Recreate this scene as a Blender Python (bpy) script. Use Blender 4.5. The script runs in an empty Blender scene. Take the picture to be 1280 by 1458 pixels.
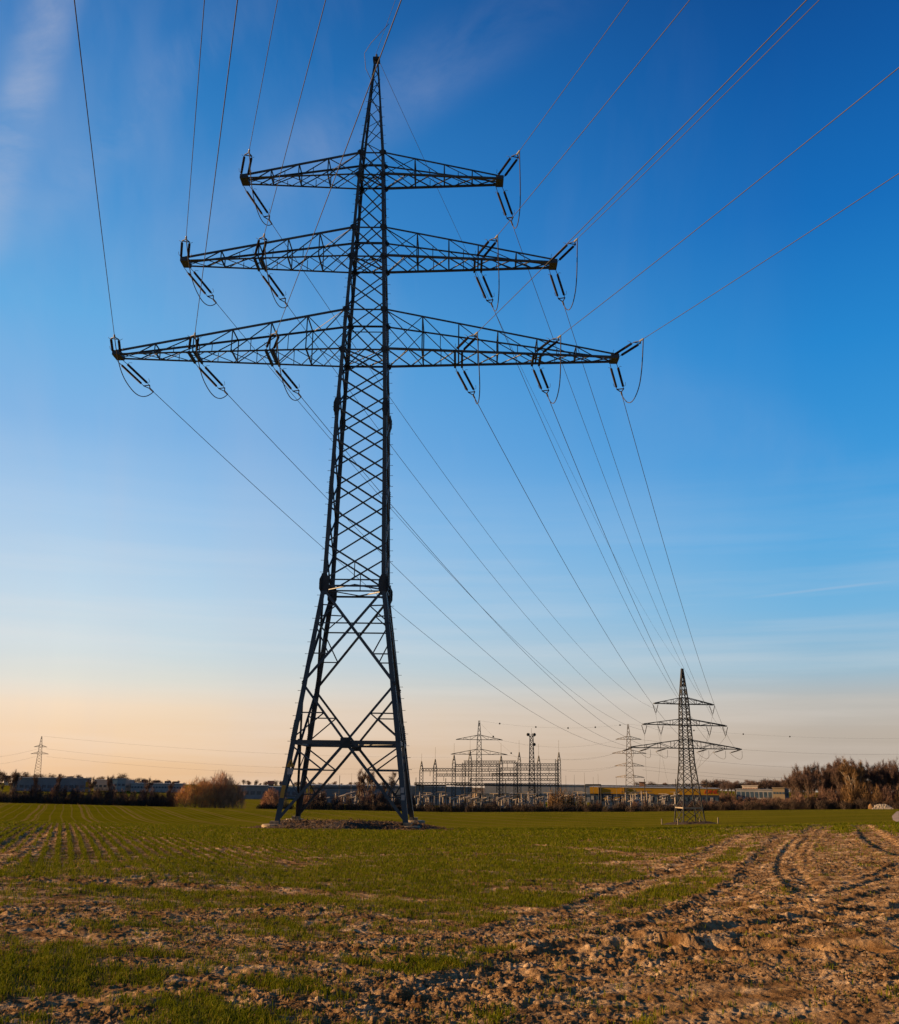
import bpy, math, random
import numpy as np
from mathutils import Vector, Matrix
R = math.radians
scene = bpy.context.scene
col = scene.collection

# ---------------------------------------------------------------- camera
F, TILT, ROLL, EYE = 1398.0, 0.2645, 0.0121, 1.75      # focal in photo pixels (1280 x 1458)
ct, st = math.cos(TILT), math.sin(TILT)
cr, sr = math.cos(ROLL), math.sin(ROLL)
FWD = Vector((0, ct, st)); U0 = Vector((0, -st, ct)); R0 = Vector((1, 0, 0))
RIGHT = cr * R0 + sr * U0; UP = cr * U0 - sr * R0
cam = bpy.data.cameras.new('camera'); cam_o = bpy.data.objects.new('camera', cam); col.objects.link(cam_o)
cam.sensor_fit = 'VERTICAL'; cam.sensor_height = 36.0; cam.lens = F / 1458 * 36
cam.clip_start = 0.1; cam.clip_end = 20000
M = Matrix((RIGHT, UP, -FWD)).transposed().to_4x4(); M.translation = (0, 0, EYE)
cam_o.matrix_world = M
scene.camera = cam_o
EYEV = Vector((0, 0, EYE))

def at(px, py, Y):
    """the point at ground distance Y (world y) seen at photo pixel px, py"""
    d = RIGHT * (px - 640) + UP * (729 - py) + FWD * F
    return EYEV + d * (Y / d.y)

def dep(px, py):
    """slope below the horizon of a photo pixel, and its azimuth"""
    d = RIGHT * (px - 640) + UP * (729 - py) + FWD * F
    return -d.z / math.hypot(d.x, d.y), math.atan2(d.x, d.y)

# ---------------------------------------------------------------- light
SUN_AZ, SUN_EL = R(-86), R(11.5)      # azimuth from +Y, clockwise positive
sun = bpy.data.lights.new('sun', 'SUN'); sun_o = bpy.data.objects.new('sun', sun); col.objects.link(sun_o)
sun.energy = 5.0; sun.angle = R(0.6); sun.color = (1.0, 0.63, 0.30)
sd = Vector((math.sin(SUN_AZ) * math.cos(SUN_EL), math.cos(SUN_AZ) * math.cos(SUN_EL), math.sin(SUN_EL)))
sun_o.rotation_euler = sd.to_track_quat('Z', 'Y').to_euler()
sun_o.location = (-60, 0, 60)

world = bpy.data.worlds.new('World'); scene.world = world; world.use_nodes = True
nt = world.node_tree; N = nt.nodes; L = nt.links
bg = N['Background']
def nd(tree, typ, **kw):
    n = tree.nodes.new(typ)
    for k, v in kw.items(): setattr(n, k, v)
    return n
sky = nd(nt, 'ShaderNodeTexSky', sky_type='NISHITA'); sky.sun_disc = False
sky.sun_elevation = SUN_EL; sky.sun_rotation = SUN_AZ; sky.altitude = 0
sky.air_density = 1.0; sky.dust_density = 1.0; sky.ozone_density = 2.0
tc = nd(nt, 'ShaderNodeTexCoord')
def srgb(c): return tuple(((x / 255 + .055) / 1.055) ** 2.4 if x > 10 else x / 255 / 12.92 for x in c)
sx_ = nd(nt, 'ShaderNodeSeparateXYZ'); L.new(tc.outputs['Generated'], sx_.inputs[0])
def sky_ramp(stops):
    r_ = nd(nt, 'ShaderNodeValToRGB'); els = r_.color_ramp.elements; r_.color_ramp.interpolation = 'B_SPLINE' if False else 'EASE' if False else 'LINEAR'
    els[0].position = stops[0][0]; els[0].color = (*srgb(stops[0][1]), 1); els[1].position = stops[-1][0]; els[1].color = (*srgb(stops[-1][1]), 1)
    for p_, c_ in stops[1:-1]:
        e_ = els.new(p_); e_.color = (*srgb(c_), 1)
    L.new(sx_.outputs['Z'], r_.inputs['Fac']); return r_
# evening sky: towards the sun (left) and away from it (right), by elevation
rl = sky_ramp([(0, (240, 196, 150)), (0.03, (245, 207, 166)), (0.062, (245, 219, 190)), (0.085, (226, 222, 210)), (0.12, (206, 219, 224)), (0.17, (190, 213, 230)), (0.25, (160, 197, 231)), (0.325, (126, 178, 226)), (0.42, (97, 168, 222)), (0.51, (66, 144, 208)), (0.62, (40, 119, 188)), (0.7, (30, 97, 166)), (0.82, (18, 46, 82)), (1, (8, 20, 38))])
rr_ = sky_ramp([(0, (172, 157, 143)), (0.045, (184, 172, 160)), (0.075, (182, 180, 176)), (0.105, (150, 184, 204)), (0.16, (112, 176, 218)), (0.23, (82, 164, 220)), (0.3, (56, 149, 215)), (0.4, (32, 132, 205)), (0.51, (13, 106, 184)), (0.62, (6, 84, 158)), (0.7, (4, 66, 134)), (0.82, (4, 32, 68)), (1, (5, 18, 36))])
flat = nd(nt, 'ShaderNodeVectorMath', operation='MULTIPLY'); flat.inputs[1].default_value = (1, 1, 0); L.new(tc.outputs['Generated'], flat.inputs[0])
nrm = nd(nt, 'ShaderNodeVectorMath', operation='NORMALIZE'); L.new(flat.outputs[0], nrm.inputs[0])
dt = nd(nt, 'ShaderNodeVectorMath', operation='DOT_PRODUCT'); dt.inputs[1].default_value = (-math.sin(SUN_AZ), -math.cos(SUN_AZ), 0); L.new(nrm.outputs[0], dt.inputs[0])
azf = nd(nt, 'ShaderNodeMapRange'); azf.interpolation_type = 'LINEAR'; azf.inputs['From Min'].default_value = -.43; azf.inputs['From Max'].default_value = .29
L.new(dt.outputs['Value'], azf.inputs['Value'])
mixa = nd(nt, 'ShaderNodeMixRGB'); L.new(azf.outputs[0], mixa.inputs['Fac']); L.new(rl.outputs[0], mixa.inputs['Color1']); L.new(rr_.outputs[0], mixa.inputs['Color2'])
gain = nd(nt, 'ShaderNodeMixRGB', blend_type='MULTIPLY'); gain.inputs['Fac'].default_value = 1; gain.inputs['Color2'].default_value = (5.75, 5.75, 5.75, 1); L.new(mixa.outputs[0], gain.inputs['Color1'])
mixn = nd(nt, 'ShaderNodeMixRGB'); mixn.inputs['Fac'].default_value = .04; L.new(gain.outputs[0], mixn.inputs['Color1']); L.new(sky.outputs[0], mixn.inputs['Color2'])
# thin cirrus streaks, strongest high on the left
mp = nd(nt, 'ShaderNodeMapping'); mp.inputs['Rotation'].default_value = (R(12), R(-38), R(25)); mp.inputs['Scale'].default_value = (5.5, 1.3, 1.5)
L.new(tc.outputs['Generated'], mp.inputs['Vector'])
nz = nd(nt, 'ShaderNodeTexNoise'); nz.inputs['Scale'].default_value = 1.0; nz.inputs['Detail'].default_value = 9; nz.inputs['Roughness'].default_value = 0.52; nz.inputs['Distortion'].default_value = 0.35
L.new(mp.outputs[0], nz.inputs['Vector'])
cl = nd(nt, 'ShaderNodeMapRange'); cl.inputs['From Min'].default_value = 0.44; cl.inputs['From Max'].default_value = 0.78; cl.inputs['To Max'].default_value = 0.32
L.new(nz.outputs['Fac'], cl.inputs['Value'])
lf = nd(nt, 'ShaderNodeMapRange'); lf.inputs['From Min'].default_value = .32; lf.inputs['From Max'].default_value = -.5; L.new(dt.outputs['Value'], lf.inputs['Value'])
cm = nd(nt, 'ShaderNodeMath', operation='MULTIPLY'); L.new(cl.outputs[0], cm.inputs[0]); L.new(lf.outputs[0], cm.inputs[1])
mixc = nd(nt, 'ShaderNodeMixRGB'); mixc.inputs['Color2'].default_value = (3.1, 3.1, 3.6, 1)
L.new(cm.outputs[0], mixc.inputs['Fac']); L.new(mixn.outputs[0], mixc.inputs['Color1'])
# longer streaks of high cloud and a thin old trail, each along a great circle of the sky
def px_dir(px, py): return (RIGHT * (px - 640) + UP * (729 - py) + FWD * F).normalized()
last = mixc.outputs[0]
nz2 = nd(nt, 'ShaderNodeTexNoise'); nz2.inputs['Scale'].default_value = 5.5; nz2.inputs['Detail'].default_value = 7; nz2.inputs['Roughness'].default_value = .62; nz2.inputs['Distortion'].default_value = .5
L.new(tc.outputs['Generated'], nz2.inputs['Vector'])
nzr = nd(nt, 'ShaderNodeMapRange'); nzr.inputs['From Min'].default_value = .36; nzr.inputs['From Max'].default_value = .68; L.new(nz2.outputs['Fac'], nzr.inputs['Value'])
for pa, pb, wdt, amt, cen, spread, ns in (((75, 0), (10, 230), .034, .62, (45, 100), .22, .85), ((760, 10), (150, 410), .055, .15, (480, 160), .34, 1.0), ((330, 20), (30, 330), .035, .22, (180, 180), .2, 1.0), ((1060, 852), (1300, 824), .0022, .22, (1170, 840), .085, .4), ((900, 560), (1270, 700), .07, .07, (1060, 620), .22, 1.0)):
    nv = px_dir(*pa).cross(px_dir(*pb)).normalized()
    d_ = nd(nt, 'ShaderNodeVectorMath', operation='DOT_PRODUCT'); d_.inputs[1].default_value = nv; L.new(tc.outputs['Generated'], d_.inputs[0])
    ab_ = nd(nt, 'ShaderNodeMath', operation='ABSOLUTE'); L.new(d_.outputs['Value'], ab_.inputs[0])
    fo = nd(nt, 'ShaderNodeMapRange'); fo.interpolation_type = 'SMOOTHERSTEP'; fo.inputs['From Min'].default_value = wdt; fo.inputs['From Max'].default_value = 0; fo.inputs['To Max'].default_value = amt; L.new(ab_.outputs[0], fo.inputs['Value'])
    c_ = nd(nt, 'ShaderNodeVectorMath', operation='DISTANCE'); c_.inputs[1].default_value = px_dir(*cen); L.new(tc.outputs['Generated'], c_.inputs[0])
    fs = nd(nt, 'ShaderNodeMapRange'); fs.interpolation_type = 'SMOOTHSTEP'; fs.inputs['From Min'].default_value = spread; fs.inputs['From Max'].default_value = spread * .2; L.new(c_.outputs['Value'], fs.inputs['Value'])
    nm = nd(nt, 'ShaderNodeMixRGB'); nm.inputs['Fac'].default_value = ns; nm.inputs['Color1'].default_value = (1, 1, 1, 1); L.new(nzr.outputs[0], nm.inputs['Color2'])
    m1 = nd(nt, 'ShaderNodeMath', operation='MULTIPLY'); L.new(fo.outputs[0], m1.inputs[0]); L.new(fs.outputs[0], m1.inputs[1])
    m2 = nd(nt, 'ShaderNodeMath', operation='MULTIPLY'); L.new(m1.outputs[0], m2.inputs[0]); L.new(nm.outputs[0], m2.inputs[1])
    mm = nd(nt, 'ShaderNodeMixRGB'); mm.inputs['Color2'].default_value = (3.3, 3.3, 3.7, 1); L.new(m2.outputs[0], mm.inputs['Fac']); L.new(last, mm.inputs['Color1']); last = mm.outputs[0]
# uneven thin haze bands low over the horizon
mpb = nd(nt, 'ShaderNodeMapping'); mpb.inputs['Scale'].default_value = (2.0, 2.0, 34.0); L.new(tc.outputs['Generated'], mpb.inputs['Vector'])
nzb = nd(nt, 'ShaderNodeTexNoise'); nzb.inputs['Scale'].default_value = 1.0; nzb.inputs['Detail'].default_value = 6; nzb.inputs['Roughness'].default_value = .55; L.new(mpb.outputs[0], nzb.inputs['Vector'])
hb_ = nd(nt, 'ShaderNodeMapRange'); hb_.inputs['From Min'].default_value = .45; hb_.inputs['From Max'].default_value = .75; hb_.inputs['To Max'].default_value = .26; L.new(nzb.outputs['Fac'], hb_.inputs['Value'])
hz_ = nd(nt, 'ShaderNodeMapRange'); hz_.interpolation_type = 'SMOOTHSTEP'; hz_.inputs['From Min'].default_value = .34; hz_.inputs['From Max'].default_value = .06; L.new(sx_.outputs['Z'], hz_.inputs['Value'])
hm_ = nd(nt, 'ShaderNodeMath', operation='MULTIPLY'); L.new(hb_.outputs[0], hm_.inputs[0]); L.new(hz_.outputs[0], hm_.inputs[1])
mh_ = nd(nt, 'ShaderNodeMixRGB'); mh_.inputs['Color2'].default_value = (5.0, 4.5, 4.1, 1); L.new(hm_.outputs[0], mh_.inputs['Fac']); L.new(last, mh_.inputs['Color1']); last = mh_.outputs[0]
# unseen sky behind the viewer, dimmed by hand to cut its fill light
sy = nd(nt, 'ShaderNodeMapRange'); sy.inputs['From Min'].default_value = .25; sy.inputs['From Max'].default_value = -.5; sy.inputs['To Min'].default_value = 1.0; sy.inputs['To Max'].default_value = .45; L.new(sx_.outputs['Y'], sy.inputs['Value'])
ds = nd(nt, 'ShaderNodeVectorMath', operation='SCALE'); L.new(last, ds.inputs[0]); L.new(sy.outputs[0], ds.inputs['Scale'])
L.new(ds.outputs[0], bg.inputs['Color'])
bg.inputs['Strength'].default_value = 0.1
vs = scene.view_settings; vs.view_transform = 'Standard'; vs.look = 'None'; vs.gamma = 1.0; vs.exposure = 0.85
vs.use_curve_mapping = False

# ---------------------------------------------------------------- helpers
def tag(o, label=None, cat=None, group=None, kind=None):
    if label: o['label'] = label
    if cat: o['category'] = cat
    if group: o['group'] = group
    if kind: o['kind'] = kind
    return o

def empty(name, loc, rz=0, label=None, cat=None, group=None):
    o = bpy.data.objects.new(name, None); col.objects.link(o)
    o.location = loc; o.rotation_euler = (0, 0, rz); o.empty_display_size = 0.3
    return tag(o, label, cat, group)

def copy_tree(o, parent=None):
    c = o.copy(); col.objects.link(c)
    if parent is not None: c.parent = parent
    for ch in list(o.children): copy_tree(ch, c)
    return c

class MB:
    def __init__(s): s.v = []; s.f = []; s.smooth = False
    def add(s, vs_, fs_):
        n = len(s.v); s.v.extend([tuple(v) for v in vs_]); s.f.extend([tuple(i + n for i in f) for f in fs_]); return s
    def prism(s, p, q, u, v, poly):
        p = Vector(p); q = Vector(q); n = len(poly)
        a = [p + u * x + v * y for x, y in poly]; b = [q + u * x + v * y for x, y in poly]
        fs = [tuple(range(n))[::-1], tuple(range(n, 2 * n))] + [(i, (i + 1) % n, n + (i + 1) % n, n + i) for i in range(n)]
        return s.add(a + b, fs)
    def beam(s, p, q, w, h=None, up=(0, 0, 1)):
        p = Vector(p); q = Vector(q); h = h or w; d = (q - p)
        if d.length < 1e-6: return s
        d.normalize(); up = Vector(up)
        if abs(d.dot(up)) > 0.98: up = Vector((1, 0, 0)) if abs(d.x) < .9 else Vector((0, 1, 0))
        u = d.cross(up).normalized(); v = u.cross(d)
        return s.prism(p, q, u, v, [(-w/2, -h/2), (w/2, -h/2), (w/2, h/2), (-w/2, h/2)])
    def angle(s, p, q, a, n, t=None, off=0.0):
        """L-section bar from p to q, one flange in the plane whose normal is n, the other pointing along -n"""
        p = Vector(p); q = Vector(q); d = (q - p).normalized(); n = Vector(n)
        n = (n - d * n.dot(d)).normalized(); u = d.cross(n).normalized(); t = t or max(.012, a * .12)
        o = n * off
        return s.prism(p + o, q + o, u, -n, [(-a/2, 0), (a/2, 0), (a/2, t), (-a/2 + t, t), (-a/2 + t, a * .8), (-a/2, a * .8)])
    def box(s, c, sx, sy, sz):
        x, y, z = c
        return s.prism((x, y, z - sz/2), (x, y, z + sz/2), Vector((1, 0, 0)), Vector((0, 1, 0)), [(-sx/2, -sy/2), (sx/2, -sy/2), (sx/2, sy/2), (-sx/2, sy/2)])
    def tube(s, pts, r, n=5, caps=True):
        pts = [Vector(p) for p in pts]; m = len(pts)
        rr = r if hasattr(r, '__len__') else [r] * m
        base = len(s.v); prev = None
        for i, p in enumerate(pts):
            d = (pts[min(i + 1, m - 1)] - pts[max(i - 1, 0)])
            d = d.normalized() if d.length > 1e-9 else Vector((0, 0, 1))
            if prev is None:
                prev = d.orthogonal().normalized()
            u = (prev - d * prev.dot(d))
            u = u.normalized() if u.length > 1e-6 else d.orthogonal().normalized()
            prev = u; v = d.cross(u)
            for k in range(n):
                a = 2 * math.pi * k / n
                s.v.append(tuple(p + (u * math.cos(a) + v * math.sin(a)) * rr[i]))
        for i in range(m - 1):
            for k in range(n):
                a = base + i * n + k; b = base + i * n + (k + 1) % n
                s.f.append((a, b, b + n, a + n))
        if caps:
            s.f.append(tuple(base + k for k in range(n))[::-1]); s.f.append(tuple(base + (m - 1) * n + k for k in range(n)))
        return s
    def lathe(s, c, prof, n=16, axis=Vector((0, 0, 1))):
        c = Vector(c)
        return s.tube([c + axis * z for r, z in prof], [r for r, z in prof], n)
    def build(s, name, mat, parent=None, smooth=False, label=None):
        me = bpy.data.meshes.new(name); me.from_pydata(s.v, [], s.f); me.materials.append(mat)
        if smooth: me.polygons.foreach_set('use_smooth', [True] * len(me.polygons))
        me.update()
        o = bpy.data.objects.new(name, me); col.objects.link(o)
        if parent is not None: o.parent = parent
        if label: o['label'] = label
        return o

def np_mesh(name, verts, quads, mat, smooth=True, tris=False):
    me = bpy.data.meshes.new(name); k = 3 if tris else 4
    verts = np.ascontiguousarray(verts, dtype=np.float32); quads = np.ascontiguousarray(quads, dtype=np.int32)
    me.vertices.add(len(verts)); me.vertices.foreach_set('co', verts.ravel())
    me.loops.add(quads.size); me.loops.foreach_set('vertex_index', quads.ravel())
    me.polygons.add(len(quads)); me.polygons.foreach_set('loop_start', np.arange(0, quads.size, k, dtype=np.int32))
    if smooth: me.polygons.foreach_set('use_smooth', np.ones(len(quads), dtype=bool))
    me.materials.append(mat); me.update(calc_edges=True)
    return me

# ---------------------------------------------------------------- materials
def mat(name, c, rough=0.6, metal=0.0, var=0.25, scale=3.0, c2=None, bump=0.0, spec=0.4):
    m = bpy.data.materials.new(name); m.use_nodes = True; t = m.node_tree
    b = t.nodes['Principled BSDF']; b.inputs['Roughness'].default_value = rough; b.inputs['Metallic'].default_value = metal
    b.inputs['Specular IOR Level'].default_value = spec
    tcn = nd(t, 'ShaderNodeTexCoord'); n = nd(t, 'ShaderNodeTexNoise'); n.inputs['Scale'].default_value = scale; n.inputs['Detail'].default_value = 5
    t.links.new(tcn.outputs['Object'], n.inputs['Vector'])
    rmp = nd(t, 'ShaderNodeValToRGB'); e = rmp.color_ramp.elements
    c2 = c2 or tuple(min(1, x * (1 + var)) for x in c); c1 = tuple(x * (1 - var) for x in c)
    e[0].position = .35; e[1].position = .68; e[0].color = (*c1, 1); e[1].color = (*c2, 1)
    t.links.new(n.outputs['Fac'], rmp.inputs['Fac']); t.links.new(rmp.outputs[0], b.inputs['Base Color'])
    if bump:
        bp = nd(t, 'ShaderNodeBump'); bp.inputs['Strength'].default_value = bump; bp.inputs['Distance'].default_value = .05
        t.links.new(n.outputs['Fac'], bp.inputs['Height']); t.links.new(bp.outputs[0], b.inputs['Normal'])
    return m
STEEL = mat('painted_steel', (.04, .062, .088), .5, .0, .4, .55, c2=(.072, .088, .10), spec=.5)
STEEL_D = mat('gusset_steel', (.03, .038, .045), .6, .0, .3, 2)
GALV = mat('galvanised_steel', (.20, .20, .19), .5, .3, .3, .5)
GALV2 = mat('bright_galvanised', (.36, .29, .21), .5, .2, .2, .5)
DARKST = mat('dark_steel', (.035, .034, .033), .55, 0, .3, .5)
WIRE = mat('aluminium_conductor', (.06, .055, .055), .6, .2, .2, .3)
INSUL = mat('insulator_porcelain', (.028, .02, .018), .6, 0, .3, 6, spec=.2)
INSUL_P = mat('pale_insulator', (.42, .36, .30), .4, 0, .2, 3)
CONC = mat('concrete', (.33, .25, .16), .9, 0, .3, 5, bump=.4)
CONC_D = mat('weathered_concrete', (.24, .22, .20), .9, 0, .35, 2, bump=.3)
YEL = mat('yellow_sign', (.48, .25, .03), .5, 0, .08, 3)
YELB = mat('yellow_cladding', (.44, .23, .008), .6, 0, .1, .2)
WHITE = mat('white_plate', (.38, .38, .38), .5, 0, .05, 3)
BLUE = mat('blue_plate', (.03, .10, .45), .5, 0, .1, 3)
BLACK = mat('black_paint', (.015, .015, .015), .5, 0, .1, 3)
RED = mat('red_lettering', (.55, .03, .02), .5, 0, .08, 3)
HALLW = mat('pale_cladding', (.34, .34, .34), .6, 0, .12, .2)
HALLB = mat('blue_grey_cladding', (.17, .20, .24), .5, 0, .15, .15)
GLASS = mat('dark_glazing', (.06, .10, .15), .15, 0, .3, .3, spec=.7)
BROOF = mat('roof_sheet', (.30, .32, .34), .6, 0, .15, .1)
BRICK = mat('brick_wall', (.32, .17, .10), .9, 0, .2, .6)
CREAM = mat('cream_wall', (.62, .52, .40), .8, 0, .12, .3)
SOILM = mat('clod_soil', (.055, .034, .02), .95, 0, .45, 9, bump=.5)
STRAW = mat('dry_stalk', (.14, .08, .04), .9, 0, .4, 12)
BARK = mat('bark', (.13, .09, .065), .95, 0, .35, 3)
BARK_P = mat('pale_bark', (.30, .24, .18), .9, 0, .3, 2)
TWIG = mat('bare_twigs', (.13, .08, .063), .95, 0, .4, .35)
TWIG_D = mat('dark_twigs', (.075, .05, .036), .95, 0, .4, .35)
TWIG_G = mat('golden_twigs', (.22, .125, .05), .95, 0, .35, .35)
TWIG_R = mat('russet_twigs', (.18, .10, .07), .95, 0, .35, .35)
EVERG = mat('evergreen_needles', (.022, .032, .018), .9, 0, .4, .5)
WOOD = mat('weathered_stake', (.30, .24, .17), .9, 0, .25, 5)
RUBBLE = mat('pale_rubble', (.30, .26, .22), .9, 0, .3, .8)
ROOFR = mat('roof_tiles', (.20, .09, .06), .9, 0, .25, .6)

# ---------------------------------------------------------------- terrain
def hash2(ix, iy, seed):
    h = (ix.astype(np.int64) * 374761393 + iy.astype(np.int64) * 668265263 + seed * 1442695041) & 0xFFFFFFFF
    h = ((h ^ (h >> 13)) * 1274126177) & 0xFFFFFFFF
    h = (h ^ (h >> 16)) & 0xFFFFFFFF
    return h.astype(np.float32) / 4294967295.0
def vnoise(x, y, seed=0):
    ix = np.floor(x); iy = np.floor(y); fx = x - ix; fy = y - iy
    ix = ix.astype(np.int64); iy = iy.astype(np.int64)
    u = fx * fx * fx * (fx * (fx * 6 - 15) + 10); v = fy * fy * fy * (fy * (fy * 6 - 15) + 10)
    a = hash2(ix, iy, seed); b = hash2(ix + 1, iy, seed); c = hash2(ix, iy + 1, seed); d = hash2(ix + 1, iy + 1, seed)
    return (a * (1 - u) + b * u) * (1 - v) + (c * (1 - u) + d * u) * v
def fbm(x, y, seed=0, octv=4, gain=.5):
    s = 0; a = 1; t = 0
    for o in range(octv):
        s = s + a * vnoise(x * 2**o + 17.3 * o, y * 2**o - 9.1 * o, seed + o); t += a; a *= gain
    return s / t

def smooth01(t): t = np.clip(t, 0, 1); return t * t * (3 - 2 * t)
AZT = [dep(x, 1175)[1] for x in (0, 320, 640, 900, 1130, 1280)]
SC = [dep(*p)[0] for p in ((0, 1171), (320, 1177), (640, 1180), (900, 1180), (1130, 1175), (1280, 1172))]
SF = [dep(*p)[0] for p in ((0, 1143), (320, 1151), (640, 1156.5), (900, 1156), (1130, 1153), (1280, 1152))]
RC = 80.0
def terrain_arr(x, y):
    r = np.hypot(x, y); az = np.arctan2(x, y)
    sc = np.interp(az, AZT, SC); sf = np.interp(az, AZT, SF)
    back = smooth01((np.abs(az) - 0.6) / 0.8)            # level out beside and behind the camera
    sc = sc * (1 - back) + .03 * back; sf = sf * (1 - back) + .02 * back
    b = -EYE / RC**2; a = -sc - 2 * b * RC
    z1 = a * r + b * r * r
    s = np.interp(r, [RC, 95, 120, 160, 190], [0, .0008, .0018, .0016, 0.0]) + sc
    k = smooth01((r - 190) / 310.0) ** 1.15
    s2 = np.where(r < 190, s, sc + (sf - sc) * k)
    z2 = EYE - r * s2
    zf = EYE - 500 * sf
    s3 = np.interp(r, [500, 700, 1000, 1500, 6000], [0, 0, 0, 0, 0]) + sf + (.0088 - sf) * smooth01(np.log(np.maximum(r, 500) / 500) / math.log(2.6))
    z3 = EYE - r * s3
    return np.where(r < RC, z1, np.where(r < 500, z2, z3))
def gz(x, y): return float(terrain_arr(np.array([x], dtype=float), np.array([y], dtype=float))[0])
def ground(px, Y):
    """ground point in the column px at world distance Y"""
    p = at(px, 1120, Y); return Vector((p.x, Y, gz(p.x, Y)))
def ray_ground(px, py):
    lo, hi = 4.0, RC
    for i in range(40):
        m = (lo + hi) / 2; p = at(px, py, m)
        if p.z > gz(p.x, p.y): lo = m
        else: hi = m
    return at(px, py, lo)

# vegetation cover of the near field, control points read off the photograph and laid on the ground
CP = [(0,1180,.9),(100,1185,.9),(250,1182,.95),(400,1200,.92),(560,1200,.92),(700,1190,.92),(860,1190,.9),
 (30,1215,.75),(120,1215,.9),(220,1215,.9),(330,1215,.78),(430,1225,.68),(560,1225,.82),(700,1215,.75),(820,1215,.78),(930,1205,.75),
 (0,1240,.8),(150,1245,.85),(300,1240,.9),(450,1245,.85),(600,1245,.82),(750,1245,.88),(850,1250,.8),
 (0,1262,.55),(150,1262,.6),(300,1270,.68),(450,1275,.85),(600,1280,.88),(700,1285,.9),(790,1285,.85),
 (0,1285,.35),(150,1290,.33),(300,1295,.45),(450,1295,.55),(600,1300,.5),(720,1298,.55),
 (0,1320,.25),(120,1318,.4),(200,1325,.5),(330,1322,.45),(420,1325,.5),(520,1320,.35),(620,1315,.25),
 (0,1345,.4),(100,1340,.22),(200,1340,.2),(320,1340,.2),(450,1342,.2),(560,1340,.22),(700,1325,.3),(790,1315,.45),
 (30,1375,.8),(120,1375,.85),(200,1370,.5),(240,1385,.6),(300,1365,.25),(400,1375,.2),(480,1390,.15),(560,1370,.6),(620,1367,.75),(700,1372,.6),
 (20,1410,.75),(100,1410,.6),(180,1405,.45),(250,1410,.3),(330,1415,.45),(420,1412,.7),(470,1425,.6),(540,1410,.2),(620,1410,.15),
 (30,1445,.4),(120,1440,.15),(220,1445,.3),(320,1445,.6),(420,1445,.5),(520,1440,.2),(640,1440,.15),(690,1448,.35),
 (870,1270,.4),(930,1270,.8),(1000,1265,.75),(900,1290,.7),(960,1290,.4),(1020,1290,.2),(1060,1225,.6),(1090,1210,.45),(1000,1225,.5),(960,1240,.25),
 (1120,1230,.14),(1120,1190,.25),(1060,1185,.5),(1180,1200,.16),(1240,1220,.14),(1200,1250,.16),(1260,1180,.7),(1270,1260,.1),(1000,1185,.78),
 (800,1340,.12),(900,1330,.1),(1000,1320,.12),(1100,1310,.1),(1200,1310,.08),(1270,1300,.08),
 (780,1400,.1),(900,1400,.15),(1000,1390,.16),(1100,1385,.2),(1200,1390,.28),(1270,1400,.25),
 (800,1445,.08),(950,1440,.14),(1100,1440,.16),(1250,1440,.1),(-150,1200,.85),(-150,1300,.4),(-150,1420,.5),(1430,1200,.2),(1430,1300,.12),(1430,1420,.15)]
CPA = np.array([(x / 120.0, (y - 1108 - (x-640)*.0121), g) for x, y, g in CP], dtype=np.float32)
CPA[:, 1] = np.log(CPA[:, 1]) * 9.0
def cover(x, y):
    r = np.hypot(x, y); d = EYE - terrain_arr(x, y)
    yc = np.maximum(y, .5)
    dp = np.maximum(F * np.tan(TILT + np.arctan(d / yc)) - F * math.tan(TILT), 20)   # pixels below the horizon
    px = 640 + F * x / np.maximum(yc * ct - d * st, .5)
    u = px / 120.0; v = np.log(dp) * 9.0
    num = np.zeros_like(u); den = np.zeros_like(u) + 1e-9
    for cx, cy, g in CPA:
        w = 1.0 / ((u - cx)**2 + (v - cy)**2 + .02)**2
        num += w * g; den += w
    return num / den
# wheel tracks: polylines in photo pixels -> ground; width, depth, lug strength
TR = [([(1165,1175),(1132,1205),(1122,1230),(1135,1255),(1165,1277),(1215,1268),(1285,1245)], .30, .075, .2),
      ([(1180,1177),(1146,1205),(1138,1230),(1150,1250),(1180,1266),(1225,1256),(1290,1232)], .26, .05, .2),
      ([(985,1334),(1070,1322),(1140,1311),(1215,1302),(1320,1288)], .42, .20, 1.0),
      ([(800,1352),(900,1350),(1000,1352),(1080,1351),(1180,1353),(1320,1358)], .40, .22, 1.0),
      ([(1110,1310),(1180,1300),(1290,1268)], .4, .06, .6),
      ([(1060,1192),(1010,1215),(960,1243),(880,1272),(815,1298),(700,1330)], .34, .05, .3),
      ([(1120,1190),(1098,1220),(1080,1253),(1040,1280),(990,1300),(900,1330)], .5, .08, .4),
      ([(1225,1175),(1248,1195),(1300,1222)], .5, .15, .2),
      ([(640,1415),(700,1390),(770,1370),(850,1360),(930,1352)], .45, .09, .8),
      ([(560,1440),(680,1422),(780,1395),(900,1385),(1030,1392)], .40, .05, .6),
      ([(75,1178),(35,1197),(0,1213),(-60,1238)], .45, .10, .2),
      ([(110,1178),(70,1197),(30,1216),(-40,1246)], .30, .05, .2),
      ([(-60,1252),(100,1256),(250,1262),(420,1268),(600,1282),(760,1300)], .35, .04, .3),
      ([(240,1208),(330,1212),(420,1232)], .25, .03, .2),
      ([(760,1204),(850,1212),(960,1228),(1060,1240)], .30, .035, .2)]
TRW = []
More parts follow.
